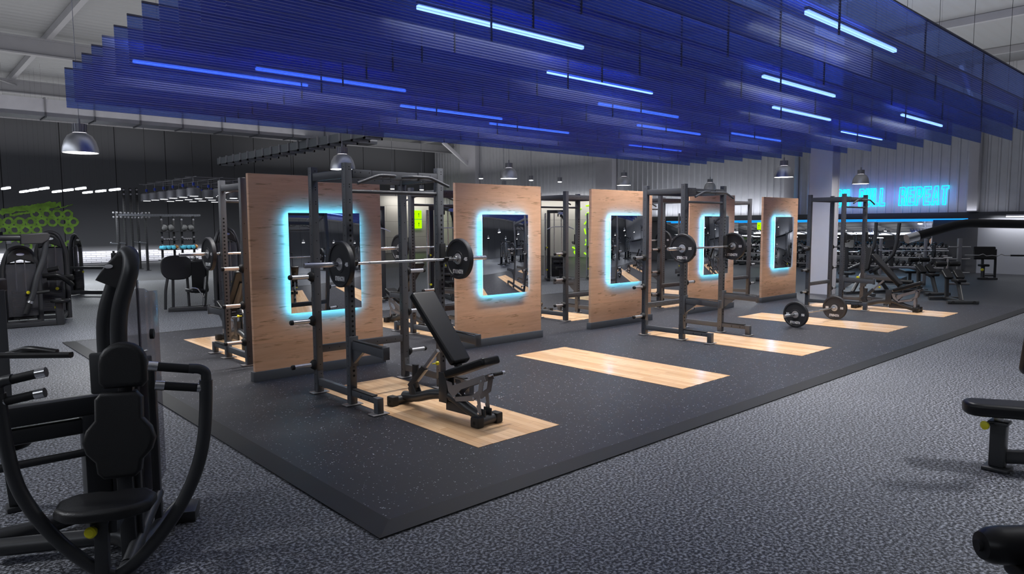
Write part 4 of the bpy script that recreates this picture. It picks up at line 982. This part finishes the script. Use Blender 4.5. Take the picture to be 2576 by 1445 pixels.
# ------------------------------------------------------------------ machine kinds of the mid ground
def arch_machine(label, loc, rz, w=.55, h=1.5, seat=True, arms=False, group='arched weight stack machines', stack=True, red=False):
    t = thing('weight_machine', label, 'exercise machine', loc, rz, group)
    b = MB(); b.tube([(-w/2, 0, .02), (-w/2, 0, h-.38), (-w/2+.12, 0, h-.06), (0, 0, h), (w/2-.12, 0, h-.06), (w/2, 0, h-.38), (w/2, 0, .02)], .043, 14, .16); b.build('arched_tube', M_FRAME, t)
    hd = [(-w/2+.06, h-.32), (-w/2+.12, h-.29), (0, h-.235), (w/2-.12, h-.29), (w/2-.06, h-.32), (w/2-.09, h-.16), (w/2-.16, h-.07), (0, h-.03), (-w/2+.16, h-.07), (-w/2+.09, h-.16)]
    MB().slab(hd, .16, MX(((1, 0, 0, 0), (0, 0, -1, .06), (0, 1, 0, 0), (0, 0, 0, 1))), .02, 3).build('hood', M_DARK, t)
    MB().lathe([(0, 0), (.065, 0), (.062, .004), (0, .005)], frame((0, -.102, h-.14), (0, -1, .15)) @ MX.Diagonal((1, .4, 1, 1)), 20).build('oval_badge', M_ALU, t)
    b = MB(); b.tube([(-.07, .0, .1), (-.07, .0, h-.25)], .012, 8); b.tube([(.07, .0, .1), (.07, .0, h-.25)], .012, 8); b.build('guide_rod', M_CHROME, t)
    b = MB()
    for k in range(14): b.box((-.15, -.07, .12+k*.038), (.15, .07, .12+k*.038+.033), .003)
    b.build('weight_stack', M_STK, t)
    MB().box((-w/2+.05, -.10, .18), (w/2-.05, -.095, h-.32), .002).build('smoked_shield', M_ACR, t)
    MB().box((-w/2+.03, .09, .1), (w/2-.03, .11, h-.3), .004).build('rear_shroud', M_SHRD2, t)
    b = MB(); b.bar((-w/2, 0, .05), (w/2, 0, .05), .08, .07); b.bar((w/2-.05, 0, .12), (w/2-.05, -1.0, .12), .07, .09, .02) if seat else None
    b.build('base_frame', M_FRAME, t)
    MB().lathe([(0, 0), (.03, .01), (.03, .03), (0, .035)], frame((.08, -.12, .62), (0, -1, 0)), 14).build('adjuster_knob', M_YEL, t)
    if seat:
        b = MB(); b.box((w/2-.09, -1.03, 0), (w/2-.01, -.95, .42), .01); b.build('seat_post', M_FRAME, t)
        sd = [(.17*math.cos(2*PI*k/20), .15*math.sin(2*PI*k/20)) for k in range(20)]
        MB().slab(sd, .06, MX.Translation((w/2-.05, -.98, .42)), .02, 3).build('seat', M_VSM, t)
        MB().lathe([(0, 0), (.024, .01), (.024, .03), (0, .035)], frame((w/2-.12, -.99, .33), (-1, 0, 0)), 12).build('adjuster_knob', M_YEL, t)
    if red: MB().lathe([(0, 0), (.034, .01), (.034, .03), (0, .035)], frame((.20, -.25, .86), (0, -1, 0)), 14).build('red_knob', M_RED, t)
    return t
am = arch_machine('arched weight machine nearest the green mural, yellow knob on its stack', (-.13, 12.3, 0), .0, .56, 1.47, seat=False)
a2 = arch_machine('taller arched machine with red knob and round black seat at far left', (.46, 12.9, 0), -.25, .50, 1.74, seat=True, red=True)
b = MB(); b.tube([(-.1, -.55, .90), (.15, -.6, .92), (.28, -.55, .80), (.34, -.3, .70)], .045, 12, .08); b.bar((-.05, -.3, .85), (.38, -.45, .85), .08, .10, .02); b.build('roller_arm', M_VSM, a2)
b = MB(); b.tube([(-.02, -.5, 1.0), (.16, -.52, 1.04)], .045, 14); b.build('elbow_pad', M_VSM, a2)
a3 = arch_machine('slim arched machine seen edge-on, third from the left', (1.85, 18.4, 0), .75, .42, 1.62, seat=False)
b = MB(); b.bar((-.3, -.1, .75), (-.3, -1.3, .75), .07, .07); b.tube([(-.3, -1.1, .75), (-.3, -1.3, .95), (-.3, -1.3, 1.2)], .03, 10, .06); b.box((-.36, -1.36, .95), (-.24, -1.25, 1.15), .03); b.box((-.36, -1.7, .05), (-.26, -.1, .15), .01); b.build('side_arm', M_FRAME, a3)
a4 = arch_machine('left of two arched machines half hidden behind back rack posts', (3.55, 12.0, 0), -.2, .50, 1.80, seat=False)
a5 = arch_machine('right of two arched machines half hidden behind the nearest wood panel', (4.35, 12.3, 0), -.2, .55, 1.74, seat=False)
# lat arm over the first machine
t = thing('lever_machine', 'black lever arm machine with long overhead bar and hanging grip arm at far left', 'exercise machine', (-.5, 12.0, 0))
b = MB(); b.tube([(-.9, 0, 1.65), (.42, 0, 1.64)], .06, 14); b.build('overhead_bar', M_FRAME, t)
MB().slab([(-.02, -.08), (.30, -.08), (.42, .0), (.44, .08), (.40, .13), (-.02, .10)], .16, MX(((1, 0, 0, .38), (0, 0, -1, .08), (0, 1, 0, 1.60), (0, 0, 0, 1))), .02).build('joint_cover', M_SHROUD, t)
b = MB(); b.tube([(.76, 0, 1.58), (.70, -.02, 1.25), (.56, -.05, .88), (.50, -.06, .6), (.44, -.06, .45)], .05, 14, .1); o = b.build('hanging_arm', M_FRAME, t)
b = MB(); b.tube([(.44, -.06, .45), (.36, -.06, .25)], .045, 14); b.build('lower_grip', M_RUB, o)
b = MB(); b.tube([(.455, -.06, .48), (.435, -.06, .44)], .052, 14); b.build('chrome_ring', M_CHROME, o)
b = MB(); b.tube([(.52, -.06, .62), (.75, -.10, .64)], .028, 12); b.build('side_grip', M_RUB, o)
b = MB(); b.box((-.55, -.1, 0), (-.38, .1, 1.7), .01); b.bar((-.5, 0, .05), (.9, -.1, .05), .09, .08); b.box((.82, -.16, 0), (.92, -.06, .5), .01); b.build('frame', M_FRAME, t)
# lat machine near left edge, closer
t = thing('pulldown_machine', 'dark machine column cropped at far left edge with stacked black plates on top', 'exercise machine', (-1.24, 5.25, 0))
b = MB(); b.box((-.16, -.1, 0), (.10, .1, 1.2), .01); b.box((-.16, -.05, 1.2), (-.10, -.01, 2.1)); b.build('column', M_SHRD2, t)
b = MB(); b.slab([(-.3, -.1), (.05, -.1), (.15, -.02), (.15, .05), (.05, .1), (-.3, .1)], .13, MX.Translation((-.02, 0, 1.18)), .02); b.build('joint_cover', M_SHROUD, t)
for k, z in enumerate((1.745, 1.80, 1.86)):
    b = MB(); b.box((-.3, -.06, z), (.12-.04*k, .06, z+.012 if k else z+.035), .003); b.build('top_plate', M_DARK, t)
# leg press
t = thing('leg_press_machine', 'black leg press machine with large oval footplate left of the back rack', 'exercise machine', (2.75, 12.6, 0))
ov = [(.33*math.copysign(abs(math.cos(2*PI*k/28))**.7, math.cos(2*PI*k/28)), .27*math.copysign(abs(math.sin(2*PI*k/28))**.8, math.sin(2*PI*k/28))) for k in range(28)]
MB().slab(ov, .05, MX(((1, 0, 0, -.02), (0, .2, -.98, .15), (0, .98, .2, .93), (0, 0, 0, 1))), .015).build('footplate', M_RUB, t)
b = MB(); b.tube([(-.30, .1, .04), (-.28, .1, .45), (-.22, .1, .75)], .03, 10, .1); b.tube([(-.14, .1, .04), (-.12, .1, .7)], .03, 10); b.tube([(.2, .12, .04), (.18, .12, .75)], .03, 10); b.bar((-.3, -.1, .05), (.55, -.35, .05), .08, .08); b.bar((-.2, .1, .05), (.6, .0, .05), .07, .07); b.build('frame', M_FRAME, t)
b = MB(); b.slab(rounded_rect(.34, .30, .75, .06), .10, MX(((.9, -.1, -.4, .42), (-.4, -.2, -.9, .0), (0, .97, -.22, .38), (0, 0, 0, 1))), .03); b.build('backrest', M_VSM, t)
b = MB(); b.slab(rounded_rect(.30, .30, .42, .05), .08, MX.Translation((.25, -.35, .40)), .03); b.build('seat', M_VSM, t)
b = MB(); b.tube([(.1, -.35, .52), (.22, -.4, .50), (.35, -.38, .3)], .012, 8, .05); b.tube([(.55, -.35, .2), (.75, -.35, .2)], .045, 12); b.build('chrome_handle', M_CHROME, t)
b = MB(); b.bar((.38, -.3, .1), (.55, -.1, 1.05), .05, .12); b.build('side_rail', M_FRAME, t)
# ------------------------------------------------------------------ functional rig far left
t = thing('training_rig', 'tall black perforated rig with silver bolts in front of the charcoal wall', 'rig', (5.08, 28.0, 0))
def rig_post(x, y, h):
    b = MB(); b.box((x-.045, y-.045, 0), (x+.045, y+.045, h), .004); b.mi = 1
    z = .3
    while z < h-.1: b.disc((x, y-.046, z), (0, -1, 0), .013, 6); b.disc((x-.046, y, z), (-1, 0, 0), .013, 6); z += .1
    b.mi = 2
    for zz in ((2.22, 2.40) if h < 3 else (2.22, 2.40, h-.08, h-.26)):
        for dx, dy in ((-.13, -.05), (.13, -.05), (0, -.08)) if zz < 2.6 else ((0, -.06),): b.lathe([(0, 0), (.04, .0), (.034, .03), (0, .035)], frame((x+dx, y+dy, zz), (0, -1, 0)), 8)
    b.mi = 0; b.box((x-.1, y-.1, 0), (x+.1, y+.1, .02))
    b.build('upright', [M_DARK, M_HOLE, M_ALU], t)
for x, y, h in ((0, 0, 2.45), (.42, .6, 3.42), (.82, 1.2, 3.45), (1.24, 1.9, 3.5), (1.15, .4, 2.45)): rig_post(x, y, h)
b = MB(); b.box((0, -.03, 2.27), (3.2, .03, 2.35)); b.bar((0, 0, 2.31), (1.24, 1.9, 2.31), .06, .08); b.bar((1.24, 1.9, 2.31), (3.6, 1.9, 2.31), .06, .08); b.bar((3.2, 0, 2.31), (3.6, 1.9, 2.31), .06, .08); b.mi = 1
for k in range(30): b.disc((.1+k*.105, -.031, 2.31), (0, -1, 0), .012, 6)
b.build('top_beam', [M_STEEL, M_HOLE], t)
b = MB(); b.slab([(0, 0), (.5, 0), (.5, 1.7), (0, 1.7)], .02, MX.Translation((2.6, .1, 2.32)), .004); b.build('perforated_canopy', M_GREYP, t)
for x, y in ((1.24, 1.9), (1.15, .4), (.42, .6), (0, 0)):
    b = MB(); b.bar((x-.05, y-.1, 1.15), (x-.3, y-.2, 1.18), .04, .05); b.lathe([(0, 0), (.035, 0), (0, .03)], frame((x-.3, y-.2, 1.2), (0, -1, 0)), 8); b.build('bar_holder', M_STEEL, t)
for x0, nm in ((1.70, 'left'), (2.50, 'right')):
    for x in (x0, x0+.48):
        b = MB(); b.box((x-.04, .2, 0), (x+.04, .28, 2.3), .004); b.mi = 1; z = .4
        while z < 2.2: b.disc((x, .199, z), (0, -1, 0), .012, 6); z += .1
        b.mi = 2
        for zz in (2.12, 1.38, 1.05): b.lathe([(0, 0), (.045, .0), (.04, .03), (0, .035)], frame((x, .2, zz), (0, -1, 0)), 8)
        b.build('upright', [M_DARK, M_HOLE, M_ALU], t)
    for z in (1.60, 1.24, .84, .40):
        b = MB(); b.box((x0-.1, .05, z), (x0+.6, .5, z+.03)); b.build('shelf', M_DARK, t)
first = None
def ball(label, cat, name, p, r, mat, group, squash=1.):
    o = MB().lathe([(r*math.sin(PI*k/12), -r*math.cos(PI*k/12)*squash) for k in range(13)], None, 20).build(name, mat, loc=p)
    return tag(o, label, cat, group)
for i, x0 in enumerate((6.84, 7.64)):
    sd_ = 'left' if i == 0 else 'right'
    for k in range(2):
        ball('grey medicine ball on the top shelf of the %s rig storage bay, %s one' % (sd_, ('left', 'right')[k]), 'medicine ball', 'medicine_ball', (x0+.06+k*.27, 28.28, 1.77), .14, simple('grey_ball', (.09, .09, .09), .6) if (i+k) == 0 else bpy.data.materials['grey_ball'], 'large medicine balls on the rig')
    for k in range(4):
        o = MB().lathe([(0, -.11), (.035, -.11), (.035, .11), (0, .11)], frame((0, 0, 0), (0, 1, 0)), 10).build('grip_roller', M_ALU, loc=(x0+.02+k*.09, 28.2, 1.305)); tag(o, 'small steel hand weight on the second shelf of the %s rig storage bay' % sd_, 'hand weight', 'hand weights on the rig %s bay' % sd_)
    for k in range(3):
        o = MB().lathe([(0, -.17), (.05, -.17), (.085, -.15), (.085, .15), (.05, .17), (0, .17)], frame((0, 0, 0), (.15, -1, 0)), 18).build('foam_roller', M_CYANR, loc=(x0-.04+k*.185, 28.22, .955)); tag(o, 'cyan foam roller on the %s rig storage bay shelf' % sd_, 'roller', 'cyan rollers on the rig %s bay' % sd_)
    ball('orange ball beside the cyan rollers on the %s rig storage bay' % sd_, 'ball', 'slam_ball', (x0+.52, 28.32, .96), .09, M_ORG, 'orange balls on the rig')
    for k in range(5):
        o = MB().lathe([(0, 0), (.05, .0), (.065, .03), (.065, .06), (.02, .085), (.012, .10), (0, .10)], None, 12).build('kettlebell', M_ALU, loc=(x0-.05+k*.14, 28.2, .43)); tag(o, 'silver kettlebell on the bottom shelf of the %s rig storage bay' % sd_, 'kettlebell', 'kettlebells on the rig %s bay' % sd_)

# ------------------------------------------------------------------ cable stations seen between panels
def cable_tower(label, loc, rz, h=2.3, group='cable towers', chrome=True, pads=True):
    t = thing('cable_tower', label, 'exercise machine', loc, rz, group)
    b = MB(); b.box((-.35, -.05, 0), (-.25, .05, h), .006); b.box((.25, -.05, 0), (.35, .05, h), .006); b.box((-.35, -.06, h-.1), (.35, .06, h), .006); b.box((-.4, -.5, 0), (-.3, .5, .08), .006); b.box((.3, -.5, 0), (.4, .5, .08), .006); b.bar((0, 0, h-.05), (0, -.9, h-.12), .08, .08); b.bar((.3, 0, h-.5), (.0, -.8, h-.1), .05, .05); b.build('frame', M_FRAME, t)
    b = MB()
    for k in range(16): b.box((-.2, -.08, .12+k*.04), (.2, .08, .12+k*.04+.034), .003)
    b.build('weight_stack', M_STK, t)
    b = MB()
    for x in (-.12, .12, -.42): b.tube([(x, -.02 if abs(x) < .3 else -.1, .1), (x, -.02 if abs(x) < .3 else -.1, h-.1)], .016 if abs(x) < .3 else .032, 12)
    b.build('chrome_rod', M_CHROME, t)
    for x, y, z in ((0, -.85, h-.18), (0, -.1, h-.16), (-.42, -.2, 1.05)):
        b = MB(); b.lathe([(.015, -.014), (.06, -.014), (.05, 0), (.06, .014), (.015, .014)], frame((x, y, z), (1, 0, 0)), 18, closed=True); b.build('pulley', M_RUB, t)
    b = MB(); b.tube([(0, -.9, h-.22), (0, -.9, 1.75)], .004, 6); b.tube([(-.42, -.22, .2), (-.42, -.22, h-.2)], .004, 6); b.build('cable', M_WIRE, t)
    b = MB(); b.tube([(-.42, -.9, 1.68), (-.25, -.9, 1.76), (.25, -.9, 1.76), (.42, -.9, 1.68)], .014, 10, .06); b.build('pull_bar', M_CHROME, t)
    for x, y, z in ((.05, -.1, .82), (-.36, -.14, 1.08), (-.36, -.14, .35)):
        MB().lathe([(0, 0), (.028, .01), (.028, .03), (0, .035)], frame((x, y, z), (-.3, -1, 0)), 12).build('adjuster_knob', M_YEL, t)
    if pads:
        b = MB(); b.slab(rounded_rect(.3, .3, .4, .05), .07, MX.Translation((0, -1.1, .42)), .02); b.build('seat', M_VSM, t)
        b = MB(); b.tube([(-.22, -.72, .62), (-.02, -.72, .62)], .06, 14); b.tube([(.02, -.72, .62), (.22, -.72, .62)], .06, 14); b.build('thigh_roller', M_VSM, t)
        b = MB(); b.bar((0, -.1, .06), (0, -1.0, .06), .08, .08); b.box((-.04, -.95, .0), (.04, -.87, .42)); b.bar((0, -.72, .0), (0, -.72, .6), .05, .05); b.build('seat_frame', M_FRAME, t)
    MB().lathe([(0, 0), (.10, 0), (.09, .006), (0, .007)], frame((.0, -.96, h-.12), (0, -1, .2)) @ MX.Diagonal((1, .45, 1, 1)), 18).build('oval_badge', M_ALU, t)
    return t
ct = cable_tower('cable station with cyan glints seen left of the rack post between first two panels', (6.95, 11.7, 0), -.5)
CT = [((8.5, 10.8, 0), -.4, 'cable station with bench seen between the first two panels, right one'),
      ((13.2, 13.0, 0), -.9, 'cable station with chrome rods seen between second and third panels, left one'),
      ((14.5, 12.6, 0), -.7, 'cable station seen between second and third panels, before the green neon figure'),
      ((15.9, 12.0, 0), -.8, 'cable station seen just left of the third wood panel'),
      ((19.2, 10.6, 0), -1.1, 'cable station seen through the rack with 55 plates')]
for p, r_, lb in CT: dup(ct, p, r_, lb, 'cable towers')
# reflected in the panel mirrors, in front of the platform beyond the frame
RF = [((10.5, -3.1, 0), 2.7, 'cable station reflected in the second panel mirror, left of the silver post'), ((12.0, -3.5, 0), 3.0, 'cable station reflected in the second panel mirror, right of the silver post'), ((13.6, -3.2, 0), 3.3, 'cable station beyond the frame between the mirrors'),
      ((15.5, -2.3, 0), 3.0, 'cable station reflected in the third panel mirror, left one'), ((16.9, -2.5, 0), 3.2, 'cable station reflected in the third panel mirror, right one'), ((6.7, -5.3, 0), 2.6, 'cable station reflected in the nearest panel mirror')]
for p, r_, lb in RF: dup(ct, p, r_, lb, 'cable towers')
sp_ = thing('silver_post', 'bright silver post reflected in the second panel mirror', 'post', (11.25, -2.7, 0)); MB().lathe([(0, 0), (.07, 0), (.07, 2.6), (0, 2.6)], None, 24).build('post', M_CHROME, sp_)

# ------------------------------------------------------------------ right back: strength machine with two long lever arms
t = thing('iso_row_machine', 'black lever machine with two long upright arms behind the farthest rack bench', 'exercise machine', (16.9, 3.45, 0))
b = MB(); b.tube([(.0, .15, 1.84), (-.0, .16, 1.35), (-.02, .22, 1.05), (-.05, .40, .80), (-.1, .75, .62)], .042, 14, .12); b.build('lever_arm', M_FRAME, t)
b = MB(); b.tube([(.0, -.40, 1.82), (-.0, -.36, 1.35), (-.0, -.30, 1.05), (-.0, .0, .72), (-.05, .25, .55)], .042, 14, .12); b.build('lever_arm', M_FRAME, t)
b = MB(); b.bar((-.9, .5, .06), (1.1, -.3, .06), .09, .07); b.bar((-.9, -.2, .06), (.6, .7, .06), .08, .06); b.bar((-.7, .4, .08), (-.1, .3, .75), .07, .07); b.bar((.5, .0, .08), (.1, .2, .6), .07, .07); b.build('base_frame', M_FRAME, t)
MB().slab(rounded_rect(.26, .3, .62, .06), .09, MX(((.2, .35, -.9, -.35), (.98, 0, .2, .25), (0, .93, .35, .60), (0, 0, 0, 1))), .03).build('chest_pad', M_VSM, t)
MB().slab(rounded_rect(.26, .3, .36, .06), .07, MX.Translation((-.75, .35, .52)), .025).build('seat', M_VSM, t)
b = MB(); b.tube([(.05, .1, .35), (.05, -.75, .35)], .05, 14); b.build('weight_peg', M_RUB, t)
MB().lathe([(0, 0), (.04, .01), (.04, .04), (0, .05)], frame((-.65, .3, .45), (-1, -.5, 0)), 12).build('adjuster_knob', M_YEL, t)

def console(label, p, rz, group):
    t = thing('cardio_machine', label, 'exercise machine', p, rz, group)
    b = MB(); b.box((-.3, -.6, 0), (.3, .6, .14), .03); b.bar((0, -.3, .1), (0, -.45, 1.1), .10, .08); b.build('body', M_FRAME, t)
    b = MB(); b.slab(rounded_rect(.42, .40, .26, .03), .05, MX(((1, 0, 0, 0), (0, .4, -.92, -.42), (0, .92, .4, 1.05), (0, 0, 0, 1))), .012); b.build('screen_housing', M_DARK, t)
    b = MB(); b.tube([(-.3, -.4, .95), (-.3, -.15, .98), (-.28, 0, .9)], .018, 10, .05); b.tube([(.3, -.4, .95), (.3, -.15, .98), (.28, 0, .9)], .018, 10, .05); b.bar((-.3, -.4, .95), (.3, -.4, .95), .03, .03); b.build('handlebar', M_BRUSH, t)
    return t
c1 = console('black cardio machine with screen seen left of the farthest panel', (19.0, 7.6, 0), -1.2, 'cardio machines')
for p, r_, lb in [((20.5, 8.2, 0), -1.2, 'black cardio machine with screen just left of the farthest panel, second one'), ((20.3, 5.6, 0), -1.4, 'black cardio machine just right of the farthest panel'),
                  ((21.4, 4.7, 0), -1.4, 'black cardio machine behind posts of the farthest rack'), ((17.6, 9.3, 0), -1.1, 'black cardio machine seen through the rack with 55 plates')]: dup(c1, p, r_, lb, 'cardio machines')

# roman bench and flat bench, barbell bench, preacher bench
def roman(label, p, rz):
    t = thing('hyperextension_bench', label, 'bench', p, rz, 'hyperextension benches')
    b = MB(); b.bar((-.32, -.45, .05), (.32, -.45, .05), .08, .08, .02); b.bar((-.32, .45, .05), (.32, .45, .05), .08, .08, .02); b.bar((0, -.45, .07), (0, .45, .07), .06, .06); b.bar((0, -.40, .08), (-.02, -.25, .48), .08, .08, .02); b.bar((0, .3, .08), (0, .34, .75), .08, .08, .02); b.bar((-.02, -.25, .46), (0, .35, .62), .06, .06); b.build('frame', M_FRAME, t)
    b = MB(); b.slab(rounded_rect(.22, .22, .30, .05), .07, MX.Translation((0, -.38, .48)), .02); b.build('foot_pad', M_VSM, t)
    for s in (-1, 1):
        b = MB(); b.lathe([(0, 0), (.055, 0), (.06, .01), (.06, .22), (.055, .23), (0, .23)], frame((s*.03, .33, .86), (s, 0, 0)), 20); b.build('thigh_roller', M_VSM, t)
        b = MB(); b.slab(rounded_rect(.18, .18, .30, .05), .07, MX(((1, 0, 0, s*.12), (0, .8, -.6, -.05), (0, .6, .8, .52), (0, 0, 0, 1))), .02); b.build('ankle_pad', M_VSM, t)
    b = MB(); b.tube([(0, .36, .6), (0, .33, 1.0)], .022, 10); b.tube([(-.09, .33, 1.0), (.09, .33, 1.0)], .02, 10); b.build('chrome_stem', M_BRUSH, t)
    MB().lathe([(0, 0), (.035, .01), (.035, .04), (0, .05)], frame((-.08, .0, .58), (-1, -.5, 0)), 12).build('adjuster_knob', M_YEL, t)
    for s in (-1, 1): MB().lathe([(0, 0), (.035, 0), (.035, .01), (0, .01)], frame((s*.22, -.492, .05), (0, -1, 0)), 12).build('wheel', M_RUB, t)
    return t
rm = roman('black hyperextension bench with rollers and yellow knob, nearest beyond the platform', (16.0, 1.55, .012), math.radians(-50)); 
dup(rm, (17.6, 2.6, .012), math.radians(-40), 'second hyperextension bench, left behind the nearer one, yellow knob', 'hyperextension benches')
t = thing('barbell_bench', 'olympic bench with silver uprights holding a thin barbell, right of the lever machine', 'bench', (19.9, 3.9, .012), math.radians(-62))
b = MB(); b.box((-.62, .25, 0), (-.54, .33, 1.35), .006); b.box((.54, .25, 0), (.62, .33, 1.35), .006); b.bar((-.6, .29, .5), (.6, .29, .5), .06, .06); b.bar((-.6, .29, .05), (.6, .29, .05), .08, .06); b.build('upright', M_GREYP, t)
b = MB(); b.bar((0, .3, .1), (0, -1.0, .1), .07, .07); b.box((-.3, -1.05, 0), (.3, -.95, .07), .01); b.bar((0, -.9, .1), (0, -.9, .42), .07, .07); b.build('spine', M_FRAME, t)
MB().slab(rounded_rect(.28, .28, 1.1, .05), .07, MX.Translation((0, -1.05, .42)), .02).build('pad', M_VSM, t)
b2 = dup(bb, (19.9, 3.9, 1.02), math.radians(-62), 'thin barbell racked on the olympic bench with small plates at far right', 'barbells')
ps = thing('small_plate', 'left small black plate on the barbell of the olympic bench', 'weight plate', (0, 0, 0), 0, 'small plates on the olympic bench bar')
MB().lathe([(.026, .02), (.03, .02), (.12, .015), (.19, .02), (.2, .012), (.2, -.012), (.19, -.02), (.12, -.015), (.03, -.02), (.026, -.02)], frame((0, 0, 0), (1, 0, 0)), 32, closed=True).build('disc', M_PLATE, ps)
q = math.radians(-62); ps.location = (19.9-.73*math.cos(q), 3.9-.73*math.sin(q), 1.02); ps.rotation_euler = (0, 0, q)
dup(ps, (19.9+.73*math.cos(q), 3.9+.73*math.sin(q), 1.02), q, 'right small black plate on the barbell of the olympic bench', 'small plates on the olympic bench bar')
t = thing('preacher_bench', 'black preacher curl bench with yellow knob before the pale wall at far right', 'bench', (24.2, 2.95, .012), math.radians(-60))
MB().slab(rounded_rect(.62, .62, .42, .03), .07, MX(((1, 0, 0, 0), (0, .35, -.94, .05), (0, .94, .35, .62), (0, 0, 0, 1))), .015).build('arm_pad', M_VSM, t)
b = MB(); b.path([(.30, .1, .95), (.34, .2, .5), (.36, .25, .03)], .07, .05, .01, .1); b.bar((-.05, .05, .05), (-.05, .1, .75), .07, .07); b.bar((-.05, .1, .1), (.36, .25, .1), .05, .05); b.bar((-.30, -.35, .04), (.25, -.35, .04), .09, .06); b.bar((-.05, .05, .05), (-.05, -.4, .05), .06, .06); b.bar((-.12, -.3, .05), (-.12, -.3, .42), .06, .06); b.build('frame', M_FRAME, t)
MB().slab(rounded_rect(.28, .28, .26, .05), .07, MX.Translation((-.12, -.42, .42)), .02).build('seat', M_VSM, t)
MB().lathe([(0, 0), (.045, .01), (.045, .04), (0, .05)], frame((-.16, -.33, .32), (-.4, -1, 0)), 12).build('adjuster_knob', M_YEL, t)
t = thing('curl_bar', 'silver zigzag curl bar resting across the preacher bench', 'barbell', (24.1, 2.75, .78), math.radians(-60))
b = MB(); b.tube([(-.75, 0, 0), (-.35, 0, 0), (-.25, 0, .04), (-.15, 0, -.02), (.0, 0, .0), (.15, 0, -.02), (.25, 0, .04), (.35, 0, 0), (.5, 0, 0)], .014, 8); b.build('bar', M_BRUSH, t)
b = MB(); b.tube([(.5, 0, 0), (.9, 0, 0)], .028, 10); b.build('sleeve', M_RUB, t)
t = thing('plate_tree', 'grey upright storage post with curved plates beside the olympic bench', 'storage rack', (21.3, 2.9, .012), math.radians(-50))
b = MB(); b.box((-.05, -.05, 0), (.05, .05, 1.35), .006); b.box((-.3, -.06, 0), (.3, .06, .06), .006); b.build('post', M_GREYP, t)
for z, r in ((.35, .2), (.75, .18), (1.1, .14)):
    b = MB(); b.tube([(-.3, 0, z), (.3, 0, z)], .02, 10); b.build('peg', M_BRUSH, t)
# ------------------------------------------------------------------ dumbbell racks
DBX = 26.25
for i, (ya, yb) in enumerate(((4.6, 7.2), (7.35, 9.95), (10.1, 12.7), (12.85, 15.45))):
    t = thing('dumbbell_rack', ['three tier dumbbell rack before the wall mirror, nearest the pale wall', 'three tier dumbbell rack behind the lever machine arms', 'three tier dumbbell rack seen behind the white column', 'three tier dumbbell rack mostly hidden behind the farthest panel'][i], 'rack', (DBX, ya, .012), 0, 'dumbbell racks')
    for y in (.1, yb-ya-.1):
        b = MB(); b.bar((.25, y, 0), (.10, y, 1.05), .07, .06); b.bar((-.35, y, .03), (.3, y, .03), .07, .06); b.build('side_frame', M_FRAME, t)
    for z, dx in ((.22, -.25), (.56, -.10), (.90, .05)):
        b = MB(); b.bar((dx-.12, 0, z-.02), (dx-.12, yb-ya, z-.02), .03, .04); b.bar((dx+.12, 0, z+.06), (dx+.12, yb-ya, z+.06), .03, .04); b.build('rail', M_GREYP, t)
db = thing('dumbbell', '', 'dumbbell', (0, 0, 0), 0)
for s in (-1, 1):
    b = MB(); b.lathe([(0, 0), (.05, 0), (.068, .012), (.070, .03), (.070, .085), (.06, .10), (0, .10)], frame((s*.055, 0, 0), (s, 0, 0)), 14); o = b.build('head', M_DARK, db)
    MB().lathe([(.02, .102), (.034, .102), (.034, .100), (.02, .100)], frame((s*.055, 0, 0), (s, 0, 0)), 12, closed=True).build('white_number_ring', M_WHITE, o)
b = MB(); b.tube([(-.06, 0, 0), (.06, 0, 0)], .016, 8); b.build('handle', M_CHROME, db)
tn = ['bottom', 'middle', 'top']; first = True
for ti, (z, dx) in enumerate(((.335, -.25), (.675, -.10), (1.015, .05))):
    for k in range(46):
        y = 4.85+k*.228
        if y > 15.2: break
        if any(abs(y-g) < .14 for g in (7.28, 10.03, 12.78)): continue
        lb = 'black dumbbell with white end ring on the %s tier before the wall mirror' % tn[ti]; gr = 'dumbbells on the %s tier' % tn[ti]
        if first: db.location = (DBX+dx, y, z); db['label'] = lb; db['group'] = gr; first = False; db.rotation_euler = (0, math.radians(-18), 0)
        else:
            c = dup(db, (DBX+dx, y, z), 0, lb, gr); c.rotation_euler = (0, math.radians(-18), 0)
